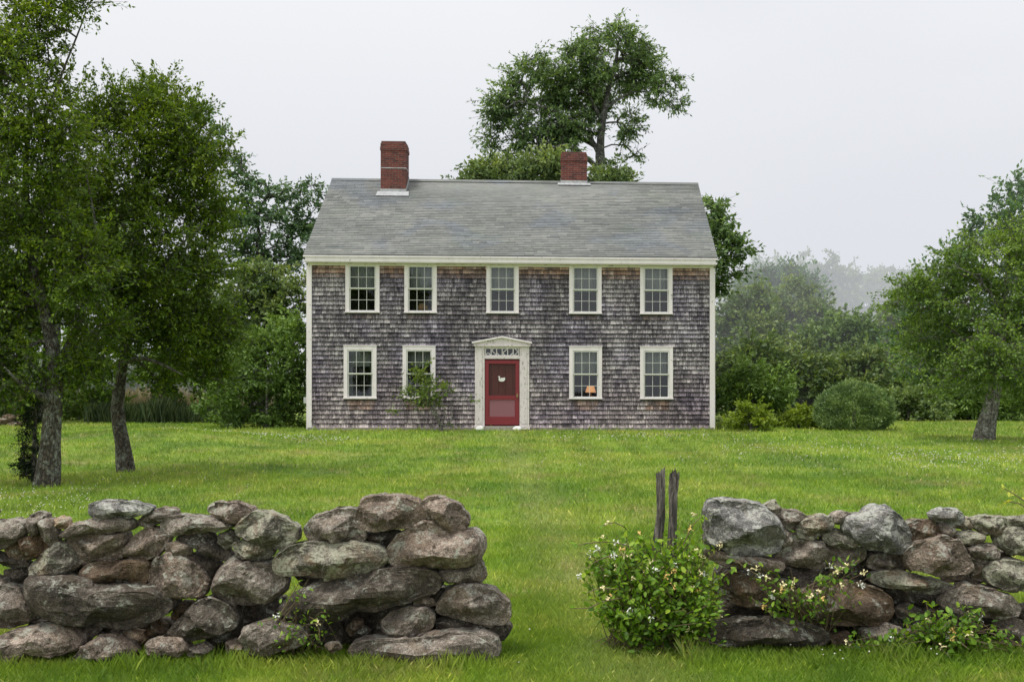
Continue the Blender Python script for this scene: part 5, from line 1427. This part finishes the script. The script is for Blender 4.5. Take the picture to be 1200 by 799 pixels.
# ------------------------------------------------------------------ mist: a low bank of fog over the fields behind the house
HAZE = True
def haze():
    t = NT('mist volume')
    col = (0.74, 0.76, 0.81, 1); dens = 0.0085
    ab = t.n('ShaderNodeVolumeAbsorption', i={'Color': (0, 0, 0, 1), 'Density': dens})
    em = t.n('ShaderNodeEmission', i={'Color': col, 'Strength': dens})  # even glow stands in for sky light scattered by the fog
    ad = t.n('ShaderNodeAddShader', i={0: ab.outputs[0], 1: em.outputs[0]})
    t.l(ad.outputs[0], t.out.inputs['Volume'])
    m = MB(); m.box(-300, 300, 54, 560, -3, 50); o = m.build('mist', t.m, None, warp=False)
    tag(o, kind='structure')
if HAZE: haze()

# ------------------------------------------------------------------ sky, sun, camera
w = bpy.data.worlds.new('World'); sc.world = w; w.use_nodes = True
nt = w.node_tree; nt.nodes.clear()
out = nt.nodes.new('ShaderNodeOutputWorld')
sky = nt.nodes.new('ShaderNodeTexSky'); sky.sky_type = 'NISHITA'; sky.sun_disc = False
sky.sun_elevation = math.radians(68); sky.sun_rotation = math.radians(235); sky.dust_density = 4
bg1 = nt.nodes.new('ShaderNodeBackground'); bg1.inputs[1].default_value = 0.10
nt.links.new(sky.outputs[0], bg1.inputs[0])
tc = nt.nodes.new('ShaderNodeTexCoord'); mp = nt.nodes.new('ShaderNodeMapping'); mp.inputs['Scale'].default_value = (1, 1, 2.5)
nt.links.new(tc.outputs['Generated'], mp.inputs[0])
nz = nt.nodes.new('ShaderNodeTexNoise'); nz.inputs['Scale'].default_value = 1.6; nz.inputs['Detail'].default_value = 3
nt.links.new(mp.outputs[0], nz.inputs['Vector'])
rp = nt.nodes.new('ShaderNodeValToRGB'); rp.color_ramp.elements[0].position = 0.35; rp.color_ramp.elements[1].position = 0.62
rp.color_ramp.elements[0].color = (0.86, 0.885, 0.94, 1); rp.color_ramp.elements[1].color = (1.16, 1.16, 1.16, 1)
sx = nt.nodes.new('ShaderNodeSeparateXYZ'); nt.links.new(tc.outputs['Generated'], sx.inputs[0])
m1 = nt.nodes.new('ShaderNodeMath'); m1.operation = 'MULTIPLY_ADD'; m1.inputs[1].default_value = -0.28; nt.links.new(sx.outputs[0], m1.inputs[0]); nt.links.new(nz.outputs[0], m1.inputs[2])
nt.links.new(m1.outputs[0], rp.inputs[0])
bg2 = nt.nodes.new('ShaderNodeBackground'); bg2.inputs[1].default_value = 1.0
nt.links.new(rp.outputs[0], bg2.inputs[0])
mx = nt.nodes.new('ShaderNodeMixShader'); mx.inputs[0].default_value = 0.93
nt.links.new(bg1.outputs[0], mx.inputs[1]); nt.links.new(bg2.outputs[0], mx.inputs[2]); nt.links.new(mx.outputs[0], out.inputs[0])

sl = bpy.data.lights.new('sun', 'SUN'); sl.energy = 2.3; sl.angle = math.radians(16); sl.color = (1.0, 0.97, 0.92)
so = bpy.data.objects.new('sun', sl); COL.objects.link(so)
el, az = math.radians(68), math.radians(235)   # sun behind the camera, over the left shoulder
dirv = Vector((math.sin(az)*math.cos(el), math.cos(az)*math.cos(el), math.sin(el)))
so.rotation_euler = dirv.to_track_quat('Z', 'Y').to_euler()
so.location = (0, 0, 30)

cam = bpy.data.cameras.new('camera'); co = bpy.data.objects.new('camera', cam); COL.objects.link(co)
cam.sensor_width = 36; cam.lens = 36*F/1200; cam.shift_x = -(CX-600)/1200; cam.shift_y = (HY-399.5)/1200
cam.clip_start = 0.05; cam.clip_end = 2500
co.location = (0, 0, CAMZ); co.rotation_euler = (math.pi/2, 0, 0)
sc.camera = co
sc.view_settings.view_transform = 'Standard'; sc.view_settings.look = 'None'; sc.view_settings.exposure = 0
sc.cycles.use_denoising = True
sc.cycles.max_bounces = 7; sc.cycles.diffuse_bounces = 3; sc.cycles.transparent_max_bounces = 12; sc.cycles.transmission_bounces = 3; sc.cycles.glossy_bounces = 2
sc.cycles.volume_bounces = 0
